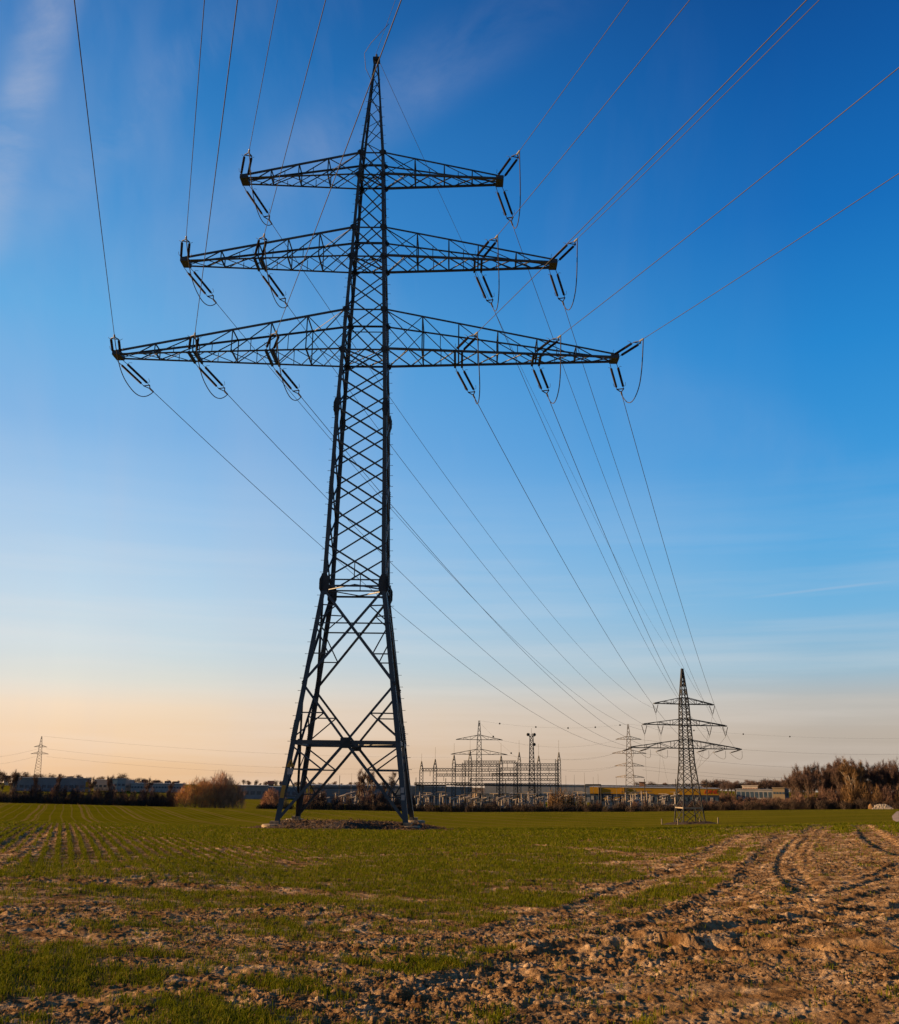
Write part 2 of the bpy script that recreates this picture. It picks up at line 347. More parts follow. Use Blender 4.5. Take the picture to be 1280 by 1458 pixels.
for pts, w, dpt, lug in TR:
    P = [ray_ground(*p) for p in pts]
    # Catmull-Rom resample
    Q = []
    for i in range(len(P) - 1):
        p0, p1, p2, p3 = P[max(i-1, 0)], P[i], P[i+1], P[min(i+2, len(P)-1)]
        for k in range(10):
            t = k / 10
            Q.append(.5 * (2*p1 + (p2-p0)*t + (2*p0-5*p1+4*p2-p3)*t*t + (3*p1-p0-3*p2+p3)*t**3))
    Q.append(P[-1]); TRW.append((np.array([(q.x, q.y) for q in Q]), w, dpt, lug))
def track_field(x, y):
    """height offset and bareness from wheel tracks"""
    dz = np.zeros_like(x); bare = np.zeros_like(x)
    for Q, w, dpt, lug in TRW:
        mn = Q.min(0) - 1.5; mx = Q.max(0) + 1.5
        sel = np.where((x > mn[0]) & (x < mx[0]) & (y > mn[1]) & (y < mx[1]))[0]
        if len(sel) == 0: continue
        X = x[sel]; Y = y[sel]; best = np.full(len(sel), 1e9, np.float32); al = np.zeros(len(sel), np.float32); sg = np.zeros(len(sel), np.float32)
        s0 = 0
        for i in range(len(Q) - 1):
            a = Q[i]; d = Q[i+1] - a; ln = math.hypot(*d) + 1e-9
            t = np.clip(((X - a[0]) * d[0] + (Y - a[1]) * d[1]) / ln**2, 0, 1)
            ex = X - a[0] - t * d[0]; ey = Y - a[1] - t * d[1]; q = ex * ex + ey * ey
            m = q < best
            best[m] = q[m]; al[m] = s0 + t[m] * ln; sg[m] = ((d[0] * ey - d[1] * ex) / ln)[m]
            s0 += ln
        di = np.sqrt(best) * (1 + .35 * (vnoise(X * 2.2, Y * 2.2, 71) - .5))
        inside = smooth01((w - di) / (w * .45))
        lip = np.exp(-((di - w * 1.15) / (w * .3))**2)
        lugs = smooth01(.5 + 1.6 * np.sin(2 * np.pi * (al + np.abs(sg) * .9) / .52 + 2.0 * vnoise(X*.9, Y*.9, 5)))
        dpt *= .32; dz[sel] += -dpt * inside * (1 - lug * .75 * lugs) + dpt * .5 * lip * (.5 + vnoise(X * 4, Y * 4, 9))
        bare[sel] = np.maximum(bare[sel], smooth01((w * 1.35 - di) / (w * .5)))
    return dz, bare
def clods(x, y, size, seed, dens, tall):
    """rounded lumps, one possible per cell: a cap whose radius and height vary"""
    gx = np.floor(x / size).astype(np.int64); gy = np.floor(y / size).astype(np.int64); best = np.zeros_like(x, dtype=np.float32)
    for ox in (-1, 0, 1):
        for oy in (-1, 0, 1):
            cx, cy = gx + ox, gy + oy
            h1 = hash2(cx, cy, seed); h2_ = hash2(cx, cy, seed + 1); h3 = hash2(cx, cy, seed + 2); h4 = hash2(cx, cy, seed + 3)
            px = (cx + .2 + .6 * h1) * size; py = (cy + .2 + .6 * h2_) * size; rad = size * (.22 + .36 * h4)
            ex = (x - px) * (.75 + .6 * h2_); ey = (y - py) * (.75 + .6 * h1)
            q = 1 - (ex * ex + ey * ey) / (rad * rad)
            best = np.maximum(best, np.where((q > 0) & (h3 < dens), np.sqrt(np.maximum(q, 0)) * rad * tall * (.5 + h1), 0))
    return best
ROW_AZ = R(-20.5)
def surf(x, y, with_detail=True):
    """height, cover (0 bare .. 1 green) of the near ground"""
    r = np.hypot(x, y); z = terrain_arr(x, y).astype(np.float32)
    near = (r < 100) & (np.abs(np.arctan2(x, y)) < 1.1)
    g = np.full_like(z, .9)
    idx = np.where(near)[0]
    X = x[idx]; Y = y[idx]
    g0 = cover(X, Y)
    g0 = g0 - .01 + .70 * (fbm(X * .5, Y * .8, 31, 4) - .5) + 1.2 * (fbm(X * 1.9, Y * 2.4, 37, 4, .65) - .5)
    dz, bare = track_field(X, Y)
    g0 = np.clip(g0 - bare * .42, 0, 1)
    g[idx] = g0
    if with_detail:
        far = smooth01((r[idx] - 60) / 40); soil = 1 - .55 * smooth01((g0 - .3) / .5)
        # clods: puffy billows with sharp creases at three sizes, heaped in patches
        wx = X + .12 * (vnoise(X * 3, Y * 3, 3) - .5); wy = Y + .12 * (vnoise(X * 3, Y * 3, 4) - .5)
        b1 = np.abs(2 * vnoise(wx * 3.3, wy * 3.3, 11) - 1); b2 = np.abs(2 * vnoise(wx * 7.5 + 3, wy * 7.5, 12) - 1)
        b3 = np.abs(2 * vnoise(wx * 16, wy * 16 + 8, 13) - 1); b4 = vnoise(wx * 34, wy * 34, 14)
        patch = .45 + 1.1 * fbm(X * .45, Y * .45, 21, 3)
        wob = .03 * (vnoise(X * 14, Y * 14, 61) - .5)
        big = smooth01((fbm(X * .8, Y * .8, 77, 3) - .48) / .25)
        lump = .35 * big * clods(wx + wob, wy - wob, .30, 201, .20, .42) + .7 * clods(wx + wob, wy + wob, .15, 211, .42, .45) + .9 * clods(wx, wy, .075, 221, .6, .5)
        h = (.012 * b1 + .013 * b2 + .013 * b3 + .012 * b4 + .75 * lump) * (.2 + .8 * soil) * np.clip(patch - .15, .2, 1.2) + .12 * (fbm(X * .35, Y * .35, 51, 3) - .5)
        # drill rows: little ridges of soil between the plants
        ur = X * math.cos(ROW_AZ) - Y * math.sin(ROW_AZ)
        h += .012 * smooth01((r[idx] - 24) / 12) * np.sin(2 * np.pi * ur / .32 + np.pi / 2) * (1 - soil * .6)
        z[idx] += ((h + dz) * (1 - far * .6) * smooth01((r[idx] - 1.0) / 2)).astype(np.float32)
    return z, g

def row_zone(x, y):
    r = np.hypot(x, y); return smooth01((-x / np.maximum(y, 1) - .04) / .16) * smooth01((r - 21) / 9) * (r < 100) * (np.abs(np.arctan2(x, y)) < 1.1)
def build_ground():
    a_d = np.linspace(-R(31), R(31), 1150)
    a_s = np.concatenate([np.linspace(-math.pi, -R(31), 50)[:-1]])
    az = np.concatenate([a_s, a_d, -a_s[::-1][:-1]])
    r = np.concatenate([[.3, .8, 1.5, 2.3, 3.2, 4.0], 4.0 * np.exp(np.arange(1, 1005) * .00305), 4.0 * np.exp(1004 * .00305) * np.exp(np.arange(1, 130) * .0345)])
    na, nr = len(az), len(r)
    A, RR = np.meshgrid(az, r)
    x = (RR * np.sin(A)).ravel(); y = (RR * np.cos(A)).ravel()
    x32 = x; z, g = surf(x32, y)
    V = np.stack([x, y, z], 1)
    i = np.arange(nr - 1)[:, None] * na; j = np.arange(na)[None, :]; jn = (j + 1) % na
    Q = np.stack([i + j, i + jn, i + na + jn, i + na + j], -1).reshape(-1, 4)[:, ::-1]
    me = np_mesh('ground', V, Q, MAT_GROUND)
    at_ = me.attributes.new('cover', 'FLOAT', 'POINT'); at_.data.foreach_set('value', (g * (1 - .22 * row_zone(x, y))).astype(np.float32))
    o = bpy.data.objects.new('ground', me); col.objects.link(o); o['kind'] = 'structure'
    return o

def ground_material():
    m = bpy.data.materials.new('field_soil_and_crop'); m.use_nodes = True; t = m.node_tree; l = t.links
    b = t.nodes['Principled BSDF']; b.inputs['Roughness'].default_value = 1.0; b.inputs['Specular IOR Level'].default_value = 0.0
    tcn = nd(t, 'ShaderNodeTexCoord'); P = tcn.outputs['Object']
    def noise(scale, det=4, rough=.55, vec=P):
        n = nd(t, 'ShaderNodeTexNoise'); n.inputs['Scale'].default_value = scale; n.inputs['Detail'].default_value = det; n.inputs['Roughness'].default_value = rough
        l.new(vec, n.inputs['Vector']); return n.outputs['Fac']
    def ramp(fac, stops):
        r_ = nd(t, 'ShaderNodeValToRGB'); els = r_.color_ramp.elements
        els[0].position, els[0].color = stops[0][0], (*stops[0][1], 1); els[1].position, els[1].color = stops[-1][0], (*stops[-1][1], 1)
        for p_, c_ in stops[1:-1]:
            e_ = els.new(p_); e_.color = (*c_, 1)
        l.new(fac, r_.inputs['Fac']); return r_.outputs[0]
    def math_(op, a, b_=None, clamp=False):
        n = nd(t, 'ShaderNodeMath', operation=op, use_clamp=clamp)
        for k, v in enumerate((a, b_)):
            if v is None: continue
            if isinstance(v, (int, float)): n.inputs[k].default_value = v
            else: l.new(v, n.inputs[k])
        return n.outputs[0]
    def mix(f, a, b_, mode='MIX'):
        n = nd(t, 'ShaderNodeMixRGB', blend_type=mode)
        for k, v in (('Fac', f), ('Color1', a), ('Color2', b_)):
            if isinstance(v, (int, float)): n.inputs[k].default_value = v
            elif isinstance(v, tuple): n.inputs[k].default_value = (*v, 1)
            else: l.new(v, n.inputs[k])
        return n.outputs[0]
    soil = ramp(noise(2.2, 7, .62), [(.30, (.09, .046, .019)), (.46, (.24, .138, .064)), (.56, (.40, .255, .135)), (.68, (.64, .46, .285))])
    soil = mix(math_('MULTIPLY', math_('GREATER_THAN', noise(26, 3), .66), .5), soil, (.36, .26, .15))
    geo = nd(t, 'ShaderNodeNewGeometry')
    green = ramp(noise(1.4, 6, .6), [(.3, (.045, .048, .005)), (.55, (.08, .08, .008)), (.75, (.13, .11, .016))])
    # far crop: seed rows and pairs of wheel tracks running away from the viewer
    sx = nd(t, 'ShaderNodeSeparateXYZ'); l.new(P, sx.inputs[0])
    u = math_('SUBTRACT', math_('MULTIPLY', sx.outputs[0], math.cos(ROW_AZ)), math_('MULTIPLY', sx.outputs[1], math.sin(ROW_AZ)))
    uw = math_('ADD', u, math_('MULTIPLY', math_('SUBTRACT', noise(.012, 1), .5), 3.0))
    fr = math_('FRACT', math_('DIVIDE', uw, 15.0))
    d1 = math_('ABSOLUTE', math_('SUBTRACT', fr, .44)); d2 = math_('ABSOLUTE', math_('SUBTRACT', fr, .56))
    tram = math_('LESS_THAN', math_('MINIMUM', d1, d2), .022)
    fr2 = math_('FRACT', math_('DIVIDE', uw, 3.0)); row3 = math_('LESS_THAN', fr2, .16)
    dist = nd(t, 'ShaderNodeVectorMath', operation='LENGTH'); l.new(P, dist.inputs[0])
    isfar = nd(t, 'ShaderNodeMapRange'); isfar.inputs['From Min'].default_value = 85; isfar.inputs['From Max'].default_value = 110
    l.new(dist.outputs['Value'], isfar.inputs['Value'])
    grow = ramp(noise(.035, 4), [(.3, (.092, .098, .004)), (.7, (.15, .138, .008))])
    grow = mix(math_('MULTIPLY', noise(.9, 5, .7), .35), grow, (.17, .155, .006))
    farc = mix(math_('MULTIPLY', row3, .5), grow, (.22, .17, .05))
    farc = mix(math_('MULTIPLY', tram, math_('MULTIPLY', noise(.06, 3), 1.1), True), farc, (.26, .17, .07))
    att = nd(t, 'ShaderNodeAttribute'); att.attribute_name = 'cover'
    cov = nd(t, 'ShaderNodeMapRange'); cov.interpolation_type = 'SMOOTHSTEP'
    cov.inputs['From Min'].default_value = .35; cov.inputs['From Max'].default_value = .95; cov.inputs['To Max'].default_value = .5
    l.new(math_('ADD', att.outputs['Fac'], math_('MULTIPLY', math_('SUBTRACT', noise(9, 4, .6), .5), .7)), cov.inputs['Value'])
    c = mix(cov.outputs[0], soil, green)
    c = mix(isfar.outputs[0], c, farc)
    l.new(c, b.inputs['Base Color'])
    bp = nd(t, 'ShaderNodeBump'); bp.inputs['Strength'].default_value = 1.0; bp.inputs['Distance'].default_value = .035
    l.new(math_('ADD', math_('ADD', noise(26, 6, .72), math_('MULTIPLY', noise(9, 4, .6), 1.3)), math_('MULTIPLY', noise(2.2, 6, .7), math_('MULTIPLY', isfar.outputs[0], 14.0))), bp.inputs['Height'])
    l.new(bp.outputs[0], b.inputs['Normal'])
    return m
MAT_GROUND = ground_material()
build_ground()

# ---------------------------------------------------------------- young crop: blades standing on the soil
def leaf_mat(name, stops, trans=.35):
    m = bpy.data.materials.new(name); m.use_nodes = True; t = m.node_tree; l = t.links
    b = t.nodes['Principled BSDF']; b.inputs['Roughness'].default_value = .7; b.inputs['Specular IOR Level'].default_value = .06
    at_ = nd(t, 'ShaderNodeAttribute'); at_.attribute_name = 'tone'
    r_ = nd(t, 'ShaderNodeValToRGB'); els = r_.color_ramp.elements
    els[0].color = (*stops[0], 1); els[1].color = (*stops[-1], 1)
    for k, c in enumerate(stops[1:-1]): e_ = els.new((k + 1) / (len(stops) - 1)); e_.color = (*c, 1)
    l.new(at_.outputs['Fac'], r_.inputs['Fac']); l.new(r_.outputs[0], b.inputs['Base Color'])
    tr = nd(t, 'ShaderNodeBsdfTranslucent'); l.new(r_.outputs[0], tr.inputs['Color'])
    mx = nd(t, 'ShaderNodeMixShader'); mx.inputs[0].default_value = trans
    l.new(b.outputs[0], mx.inputs[1]); l.new(tr.outputs[0], mx.inputs[2])
    l.new(mx.outputs[0], t.nodes['Material Output'].inputs['Surface'])
    return m
MAT_BLADE = leaf_mat('crop_blade', [(.055, .070, .002), (.105, .128, .003), (.175, .178, .006), (.33, .22, .04)])
def blades():
    rng = np.random.default_rng(7)
    # tufts: density falls with distance, size grows a little
    n = 330000
    r = 6.5 * np.exp(rng.random(n) * math.log(86 / 6.5)); az = (rng.random(n) * 2 - 1) * R(30)
    x = r * np.sin(az); y = r * np.cos(az)
    # keep log-uniform radial density but snap most plants to drill rows
    cA, sA = math.cos(ROW_AZ), math.sin(ROW_AZ)
    u = x * cA - y * sA; v = x * sA + y * cA
    # rows follow heading ROW_AZ: direction (sin, cos)
    ru = np.round(u / .32) * .32 + rng.normal(0, .02, n)
    leftness = row_zone(x, y)
    snap = rng.random(n) < (.35 + .65 * leftness)
    u = np.where(snap, ru, u)
    x = u * cA + v * sA; y = -u * sA + v * cA
    r = np.hypot(x, y)
    z, g = surf(x, y)
    keep = rng.random(n) < smooth01((g - .25) / .65) * (.74 + .22 * smooth01((r - 45) / 25)) + .010
    x, y, z, r, g = x[keep], y[keep], z[keep], r[keep], g[keep]; n = len(x)
    # no plants on the soil heap round the pylon foot
    hp = (((x - TX) / 6.3)**2 + ((y - TY + 1) / 6.6)**2) > 1
    x, y, z, r, g = x[hp], y[hp], z[hp], r[hp], g[hp]; n = len(x)
    k = 4
    x = np.repeat(x, k); y = np.repeat(y, k); z = np.repeat(z, k); r = np.repeat(r, k); g = np.repeat(g, k); m = n * k
    tuft = np.repeat(rng.random(n), k)
    sz = np.repeat(rng.uniform(.7, 1.25, n), k)
    hgt = (.055 + .035 * smooth01((r - 8) / 40)) * sz * rng.uniform(.6, 1.25, m)
    wid = (.0055 + .016 * smooth01((r - 8) / 55)) * rng.uniform(.7, 1.3, m)
    sprd = (.022 + .02 * smooth01((r - 10) / 40)) * (1 - .3 * row_zone(x, y))
    x = x + rng.normal(0, sprd, m); y = y + rng.normal(0, sprd, m)
    th = rng.random(m) * 2 * np.pi; lean = rng.uniform(.15, .95, m) * hgt
    ph = th + rng.normal(np.pi / 2, .3, m)
    dx, dy = np.cos(th), np.sin(th); wx, wy = np.cos(ph) * wid / 2, np.sin(ph) * wid / 2
    b0 = np.stack([x - wx, y - wy, z - .012], 1); b1 = np.stack([x + wx, y + wy, z - .012], 1)
    mx_, my_, mz_ = x + dx * lean * .35, y + dy * lean * .35, z + hgt * .65
    m0 = np.stack([mx_ - wx * .9, my_ - wy * .9, mz_], 1); m1 = np.stack([mx_ + wx * .9, my_ + wy * .9, mz_], 1)
    tx_, ty_, tz_ = x + dx * lean, y + dy * lean, z + hgt * rng.uniform(.75, 1.0, m)
    t0 = np.stack([tx_ - wx * .2, ty_ - wy * .2, tz_], 1); t1 = np.stack([tx_ + wx * .2, ty_ + wy * .2, tz_], 1)
    V = np.stack([b0, b1, m0, m1, t0, t1], 1).reshape(-1, 3)
    o = np.arange(m)[:, None] * 6
    Q = np.concatenate([o + np.array([[0, 1, 3, 2]]), o + np.array([[2, 3, 5, 4]])], 0)
    me = np_mesh('crop_blades', V, Q, MAT_BLADE, smooth=False)
    tone = np.clip(.55 * tuft + .35 * rng.random(m), 0, .8) + np.where(rng.random(m) < .06 + .16 * (g < .4), .3, 0)
    at_ = me.attributes.new('tone', 'FLOAT', 'POINT'); at_.data.foreach_set('value', np.repeat(tone, 6).astype(np.float32))
    ob = bpy.data.objects.new('crop_seedlings', me); col.objects.link(ob)
    tag(ob, 'sparse young green cereal crop growing over the near field', 'crop', kind='stuff')

def crumbs():
    """loose crumbs, small stones and bits of straw lying on the bare soil"""
    rng = np.random.default_rng(11); n = 190000
    r = 6.5 * np.exp(rng.random(n) * math.log(60 / 6.5)); az = (rng.random(n) * 2 - 1) * R(30)
    x = r * np.sin(az); y = r * np.cos(az); z, g = surf(x, y)
    keep = rng.random(n) < np.clip(1.1 - 1.1 * g, .06, 1) * smooth01((fbm(x * 1.1, y * 1.1, 91, 3) - .30) / .3)
    x, y, z, r = x[keep], y[keep], z[keep], r[keep]; m = len(x)
    sz = (.006 + .022 * rng.random(m)**4) * (1 + 1.0 * smooth01((r - 8) / 40)); th = rng.random(m) * 6.283
    V = np.empty((m, 5, 3)); asp = rng.uniform(.6, 1.7, m)
    for k in range(4):
        a = th + k * np.pi / 2 + rng.normal(0, .35, m); q = sz * rng.uniform(.7, 1.3, m)
        ux, uy = np.cos(a) * q, np.sin(a) * q
        ux, uy = ux * np.cos(th) + uy * np.sin(th), -ux * np.sin(th) + uy * np.cos(th); ux = ux * asp
        V[:, k, 0] = x + ux * np.cos(th) - uy * np.sin(th); V[:, k, 1] = y + ux * np.sin(th) + uy * np.cos(th); V[:, k, 2] = z - sz * .25 + rng.normal(0, .2, m) * sz
    V[:, 4, 0] = x + rng.normal(0, .3, m) * sz; V[:, 4, 1] = y + rng.normal(0, .3, m) * sz; V[:, 4, 2] = z + sz * rng.uniform(.5, 1.0, m)
    o = np.arange(m)[:, None] * 5
    T = np.concatenate([o + np.array([[0, 1, 4]]), o + np.array([[1, 2, 4]]), o + np.array([[2, 3, 4]]), o + np.array([[3, 0, 4]])], 0)
    me = np_mesh('soil_crumbs', V.reshape(-1, 3), T, mat('crumb_soil', (.19, .11, .05), 1.0, 0, .5, 14, c2=(.38, .245, .135), spec=0), smooth=False, tris=True)
    ob = bpy.data.objects.new('soil_crumbs', me); col.objects.link(ob); tag(ob, 'loose crumbs of dry soil scattered over the bare parts of the near field', 'soil crumbs', kind='stuff')

# ---------------------------------------------------------------- the large pylon
TX, TY, TZ = -5.86, 62.0, -0.96
YAW = -0.012
HS = [0, 14.2, 26.2, 43.9, 45.9, 54.4]; WS = [7.63, 3.96, 3.36, 1.87, 1.68, .30]

class Frame:
    """square lattice tower in its own frame; hs/ws give the body width by height"""
    def __init__(s, hs, ws): s.hs = hs; s.ws = ws
    def W(s, h): return float(np.interp(h, s.hs, s.ws))
    def c(s, sx, sy, h): w = s.W(h) / 2; return Vector((sx * w, sy * w, h))
FACES = [((-1, -1), (1, -1), Vector((0, -1, 0))), ((1, 1), (-1, 1), Vector((0, 1, 0))), ((-1, 1), (-1, -1), Vector((-1, 0, 0))), ((1, -1), (1, 1), Vector((1, 0, 0)))]

def fpt(fr, face, s, h):
    """point on a face: s from -1 (left corner) to +1 (right corner) at height h"""
    a = fr.c(*face[0], h); b = fr.c(*face[1], h); return a.lerp(b, (s + 1) / 2)

ATT = (6.35, 11.65, 7.65)
def half_arm(fr, root, sx, hb, ht, Ln, posts, k=1.0, mats=(STEEL, STEEL), tipw=.38, name='crossarm', lat=None, simple=False):
    """one side of a crossarm: four chords, side lacing, bottom lacing"""
    wb, wt = fr.W(hb) / 2, fr.W(ht) / 2
    arm = MB()
    tip = .28
    # end box
    arm.box((sx * (Ln - .02), 0, hb + .10), .55 * k, 2 * tipw + .25, .32)
    A = arm.build(name, mats[0], root)
    def bot(sy, x): t = (x - wb) / (Ln - wb); return Vector((sx * x, sy * (wb + (tipw - wb) * t), hb))
    def top(sy, x): t = (x - wt) / (Ln - wt); return Vector((sx * x, sy * (wt + (tipw - wt) * t), ht + (hb + tip - ht) * t))
    for sy in (-1, 1):
        MB().angle(bot(sy, wb - .1), bot(sy, Ln), .155 * k, (0, 0, -1)).build('chord', mats[0], A)
        MB().angle(top(sy, wt - .1), top(sy, Ln), .125 * k, (0, sy, 0)).build('chord', mats[0], A)
    xs = [wb] + list(posts) + [Ln]
    for sy in (-1, 1):
        m = MB()
        for i, x in enumerate(xs[1:-1]):
            m.angle(bot(sy, x), top(sy, x), .08 * k, (0, sy, 0), off=.03)
        for i in range(len(xs) - 1):
            a, b = xs[i], xs[i + 1]
            if simple:
                m.angle(*( (bot(sy, a), top(sy, b)) if i % 2 else (top(sy, max(a, wt)), bot(sy, b)) ), .08 * k, (0, sy, 0))
            else:
                if i == 0: m.angle(top(sy, wt), bot(sy, b), .062 * k, (0, sy, 0), off=-.02); m.angle(bot(sy, wb), top(sy, b), .055 * k, (0, sy, 0), off=.01)
                elif i < len(xs) - 2: m.angle(top(sy, a), bot(sy, b), .062 * k, (0, sy, 0), off=-.02); mid = (a + b) / 2; m.angle(bot(sy, mid), (top(sy, mid) + bot(sy, mid)) / 2, .05 * k, (0, sy, 0), off=.02)
                else: m.angle(top(sy, a), bot(sy, (a + b) / 2), .07 * k, (0, sy, 0), off=-.02)
        m.build('side_lacing', mats[1], A)
    m = MB()
    nb = max(4, int((Ln - wb) / (1.45 if not simple else 2.2)))
    g = [wb + (Ln - wb) * (1 - (1 - i / nb)**1.0) for i in range(nb + 1)]
    for i in range(nb):
        if simple: m.angle(bot(1 if i % 2 else -1, g[i]), bot(-1 if i % 2 else 1, g[i + 1]), .09 * k, (0, 0, -1))
        else:
            m.angle(bot(-1, g[i]), bot(1, g[i + 1]), .072 * k, (0, 0, -1), off=-.03); m.angle(bot(1, g[i]), bot(-1, g[i + 1]), .072 * k, (0, 0, -1), off=-.06)
    m.build('bottom_lacing', mats[1], A)
    for i, x in enumerate(xs[1:-1]):
        MB().angle(top(-1, x), top(1, x), .075 * k, (0, 0, 1)).build('cross_strut', mats[1], A); MB().angle(bot(-1, x), bot(1, x), .10 * k, (0, 0, -1), off=-.1).build('cross_strut', mats[1], A)
        if not simple and round(x, 2) in ATT:
            for o_ in (-.24, .24): MB().beam(bot(-1, x + o_) + Vector((0, -.1, -.02)), bot(1, x + o_) + Vector((0, .1, -.02)), .15, .2).build('hanger_beam', STEEL_D, A)
        if not simple and i == 0: MB().angle(top(-1, wt), top(1, x), .06 * k, (0, 0, 1), off=-.03).build('cross_strut', mats[1], A)
    return A

def gusset(mb, c, n, w, h, t=.03, cut=.28):
    n = Vector(n).normalized(); u = Vector((0, 0, 1)).cross(n).normalized(); v = Vector((0, 0, 1))
    poly = [(-w/2, -h/2 + h*cut), (-w/2 + w*cut, -h/2), (w/2 - w*cut, -h/2), (w/2, -h/2 + h*cut), (w/2, h/2 - h*cut), (w/2 - w*cut, h/2), (-w/2 + w*cut, h/2), (-w/2, h/2 - h*cut)]
    mb.prism(Vector(c) + n * .02, Vector(c) + n * (.02 + t), u, v, poly)

def big_pylon():
    fr = Frame(HS, WS)
    root = empty('transmission_pylon', (TX, TY, TZ), YAW, 'very tall dark lattice transmission pylon with three crossarms standing on soil heap in foreground', 'pylon')
    SZ = [(0, .30), (14.2, .27), (26.2, .24), (37.4, .20), (45.9, .16), (54.4, .07)]
    def lsz(h): return float(np.interp(h, [a for a, b in SZ], [b for a, b in SZ]))
    for sx in (-1, 1):
        for sy in (-1, 1):
            m = MB()
            lv = [0, 4.65, 8.1, 14.2, 20, 26.2, 32, 37.4, 43.9, 45.9, 50, 54.4]
            for a, b in zip(lv, lv[1:]):
                s = lsz(a); t = .035
                p = fr.c(sx, sy, a); q = fr.c(sx, sy, b)
                poly = [(0, 0), (s, 0), (s, t), (t, t), (t, s), (0, s)]
                u = Vector((-sx, 0, 0)); v = Vector((0, -sy, 0))
                m.prism(p, q, u, v, poly if sx * sy > 0 else poly)
                if a in (4.65, 20, 32):            # bolted splice
                    pp = p.lerp(q, .02); qq = p.lerp(q, .02 + 1.2 / (b - a))
                    e = Vector((sx, sy, 0)) * .02
                    m.prism(pp + e, qq + e, u, v, [(0, 0), (s * .95, 0), (s * .95, .018), (.018, .018), (.018, s * .95), (0, s * .95)])
                    for k in range(9):
                        c = pp.lerp(qq, (k + .5) / 9) + e
                        m.beam(c + u * s * .5 - v * .0, c + u * s * .5 - v * .035, .04); m.beam(c + v * s * .5, c + v * s * .5 - u * .035, .04)
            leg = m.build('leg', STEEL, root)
            # climbing bolts on two opposite corners
            if (sx, sy) in ((-1, -1), (1, 1)):
                hs_ = [3.2 + .74 * k for k in range(66)]
                proto = MB().tube([(0, 0, 0), (sx * .19, 0, 0)], .014, 6).tube([(sx * .185, 0, 0), (sx * .2, 0, 0)], .026, 6)
                rest = MB(); pm = None
                for k, h in enumerate(hs_):
                    c = fr.c(sx, sy, h) + Vector((0, -sy * (.08 if k % 2 else .16), 0))
                    if k < 50:
                        if pm is None: o = proto.build('climbing_bolt', GALV, leg); pm = o
                        else: o = pm.copy(); col.objects.link(o); o.parent = leg
                        o.location = c
                    else: rest.tube([c, c + Vector((sx * .19, 0, 0))], .014, 6)
                ro = rest.build('climbing_bolts', GALV, leg); ro['kind'] = 'stuff'
    # foot bolts / foundations
    for sx in (-1, 1):
        for sy in (-1, 1):
            c = fr.c(sx, sy, 0)
            f = MB().lathe((c.x + sx * .05, c.y + sy * .05, 0), [(.0, -1.0), (.62, -1.0), (.62, .02), (.57, .07), (.0, .07)], 28)
            f.box((c.x - sx * .05, c.y - sy * .05, .14), .5, .5, .2)
            f.build('foundation', CONC, root)
    # face bracing
    for fc in FACES:
        n = fc[2]
        P = lambda s, h: fpt(fr, fc, s, h)
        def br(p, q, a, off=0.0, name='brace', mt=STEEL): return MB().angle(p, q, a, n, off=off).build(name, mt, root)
        # lower beam and K bracing
        bm = MB().beam(P(-1, 4.65) - n * .1, P(1, 4.65) - n * .1, .16, .22); bm.build('waist_beam', STEEL, root)
        C = P(0, 4.65)
        for s in (-1, 1):
            br(P(s, 0.1), C, .17, .0, 'diagonal_brace'); br(C, P(s, 8.1), .14, .0, 'diagonal_brace')
            def D(a, b, h):         # point on the segment a-b at height h
                return a.lerp(b, (h - a.z) / (b.z - a.z))
            m = MB(); f0 = P(s, .1)
            p1, p2 = D(f0, C, 3.1), D(f0, C, 1.6)
            m.angle(P(s, 4.5), p1, .085, n, off=-.04); m.angle(P(s, 3.1), p1, .085, n, off=-.07); m.angle(P(s, 3.1), p2, .075, n, off=-.1); m.angle(P(s, 1.6), p2, .075, n, off=-.13)
            m.build('stiffening_brace', STEEL, root); m = MB()
            p3 = D(C, P(s, 8.1), 6.35)
            m.angle(P(s, 4.8), p3, .08, n, off=-.04); m.angle(P(s, 6.35), p3, .075, n, off=-.08)
            m.build('stiffening_brace', STEEL, root); m = MB()
            X0_, X1_ = P(s, 8.1), P(-s, 14.1)
            p4 = D(X0_, X1_, 9.9); m.angle(P(s, 9.9), p4, .075, n, off=-.05); m.angle(P(s, 11.8), p4, .075, n, off=-.09)
            Y0_, Y1_ = P(-s, 8.1), P(s, 14.1)
            p5 = D(Y0_, Y1_, 12.9); m.angle(P(s, 12.95), p5, .075, n, off=-.05); m.angle(P(s, 11.8), p5, .075, n, off=-.09)
            m.build('stiffening_brace', STEEL, root)
            MB().angle(X0_, X1_, .16, n, off=.0 if s > 0 else -.045).build('diagonal_brace', STEEL, root)
        br(P(-1, 11.8), P(1, 11.8), .085, -.13, 'horizontal_brace')
        br(P(-1, 14.15), P(1, 14.15), .12, -.02, 'horizontal_brace'); br(P(-1, 14.55), P(1, 14.55), .09, -.03, 'horizontal_brace')
        lv = [14.5, 16.9, 19.35, 21.75, 24.0, 26.2, 28.3, 30.3]
        for a, b in zip(lv, lv[1:]):
            m = MB(); m.angle(P(-1, a), P(1, b), .105, n, off=.0); m.angle(P(1, a), P(-1, b), .105, n, off=-.03); m.build('cross_brace', STEEL, root)
        m = MB(); m.angle(P(0, 14.55), P(0, 15.7), .06, n, off=-.06); m.build('stiffening_brace', STEEL, root)
        lv = [30.3, 33.3, 35.4, 37.42, 39.72, 41.9, 44.05, 45.9]
        for a, b in zip(lv, lv[1:]):
            m = MB(); m.angle(P(-1, a), P(1, b), .085, n, off=.0); m.angle(P(1, a), P(-1, b), .085, n, off=-.03); m.build('cross_brace', STEEL, root)
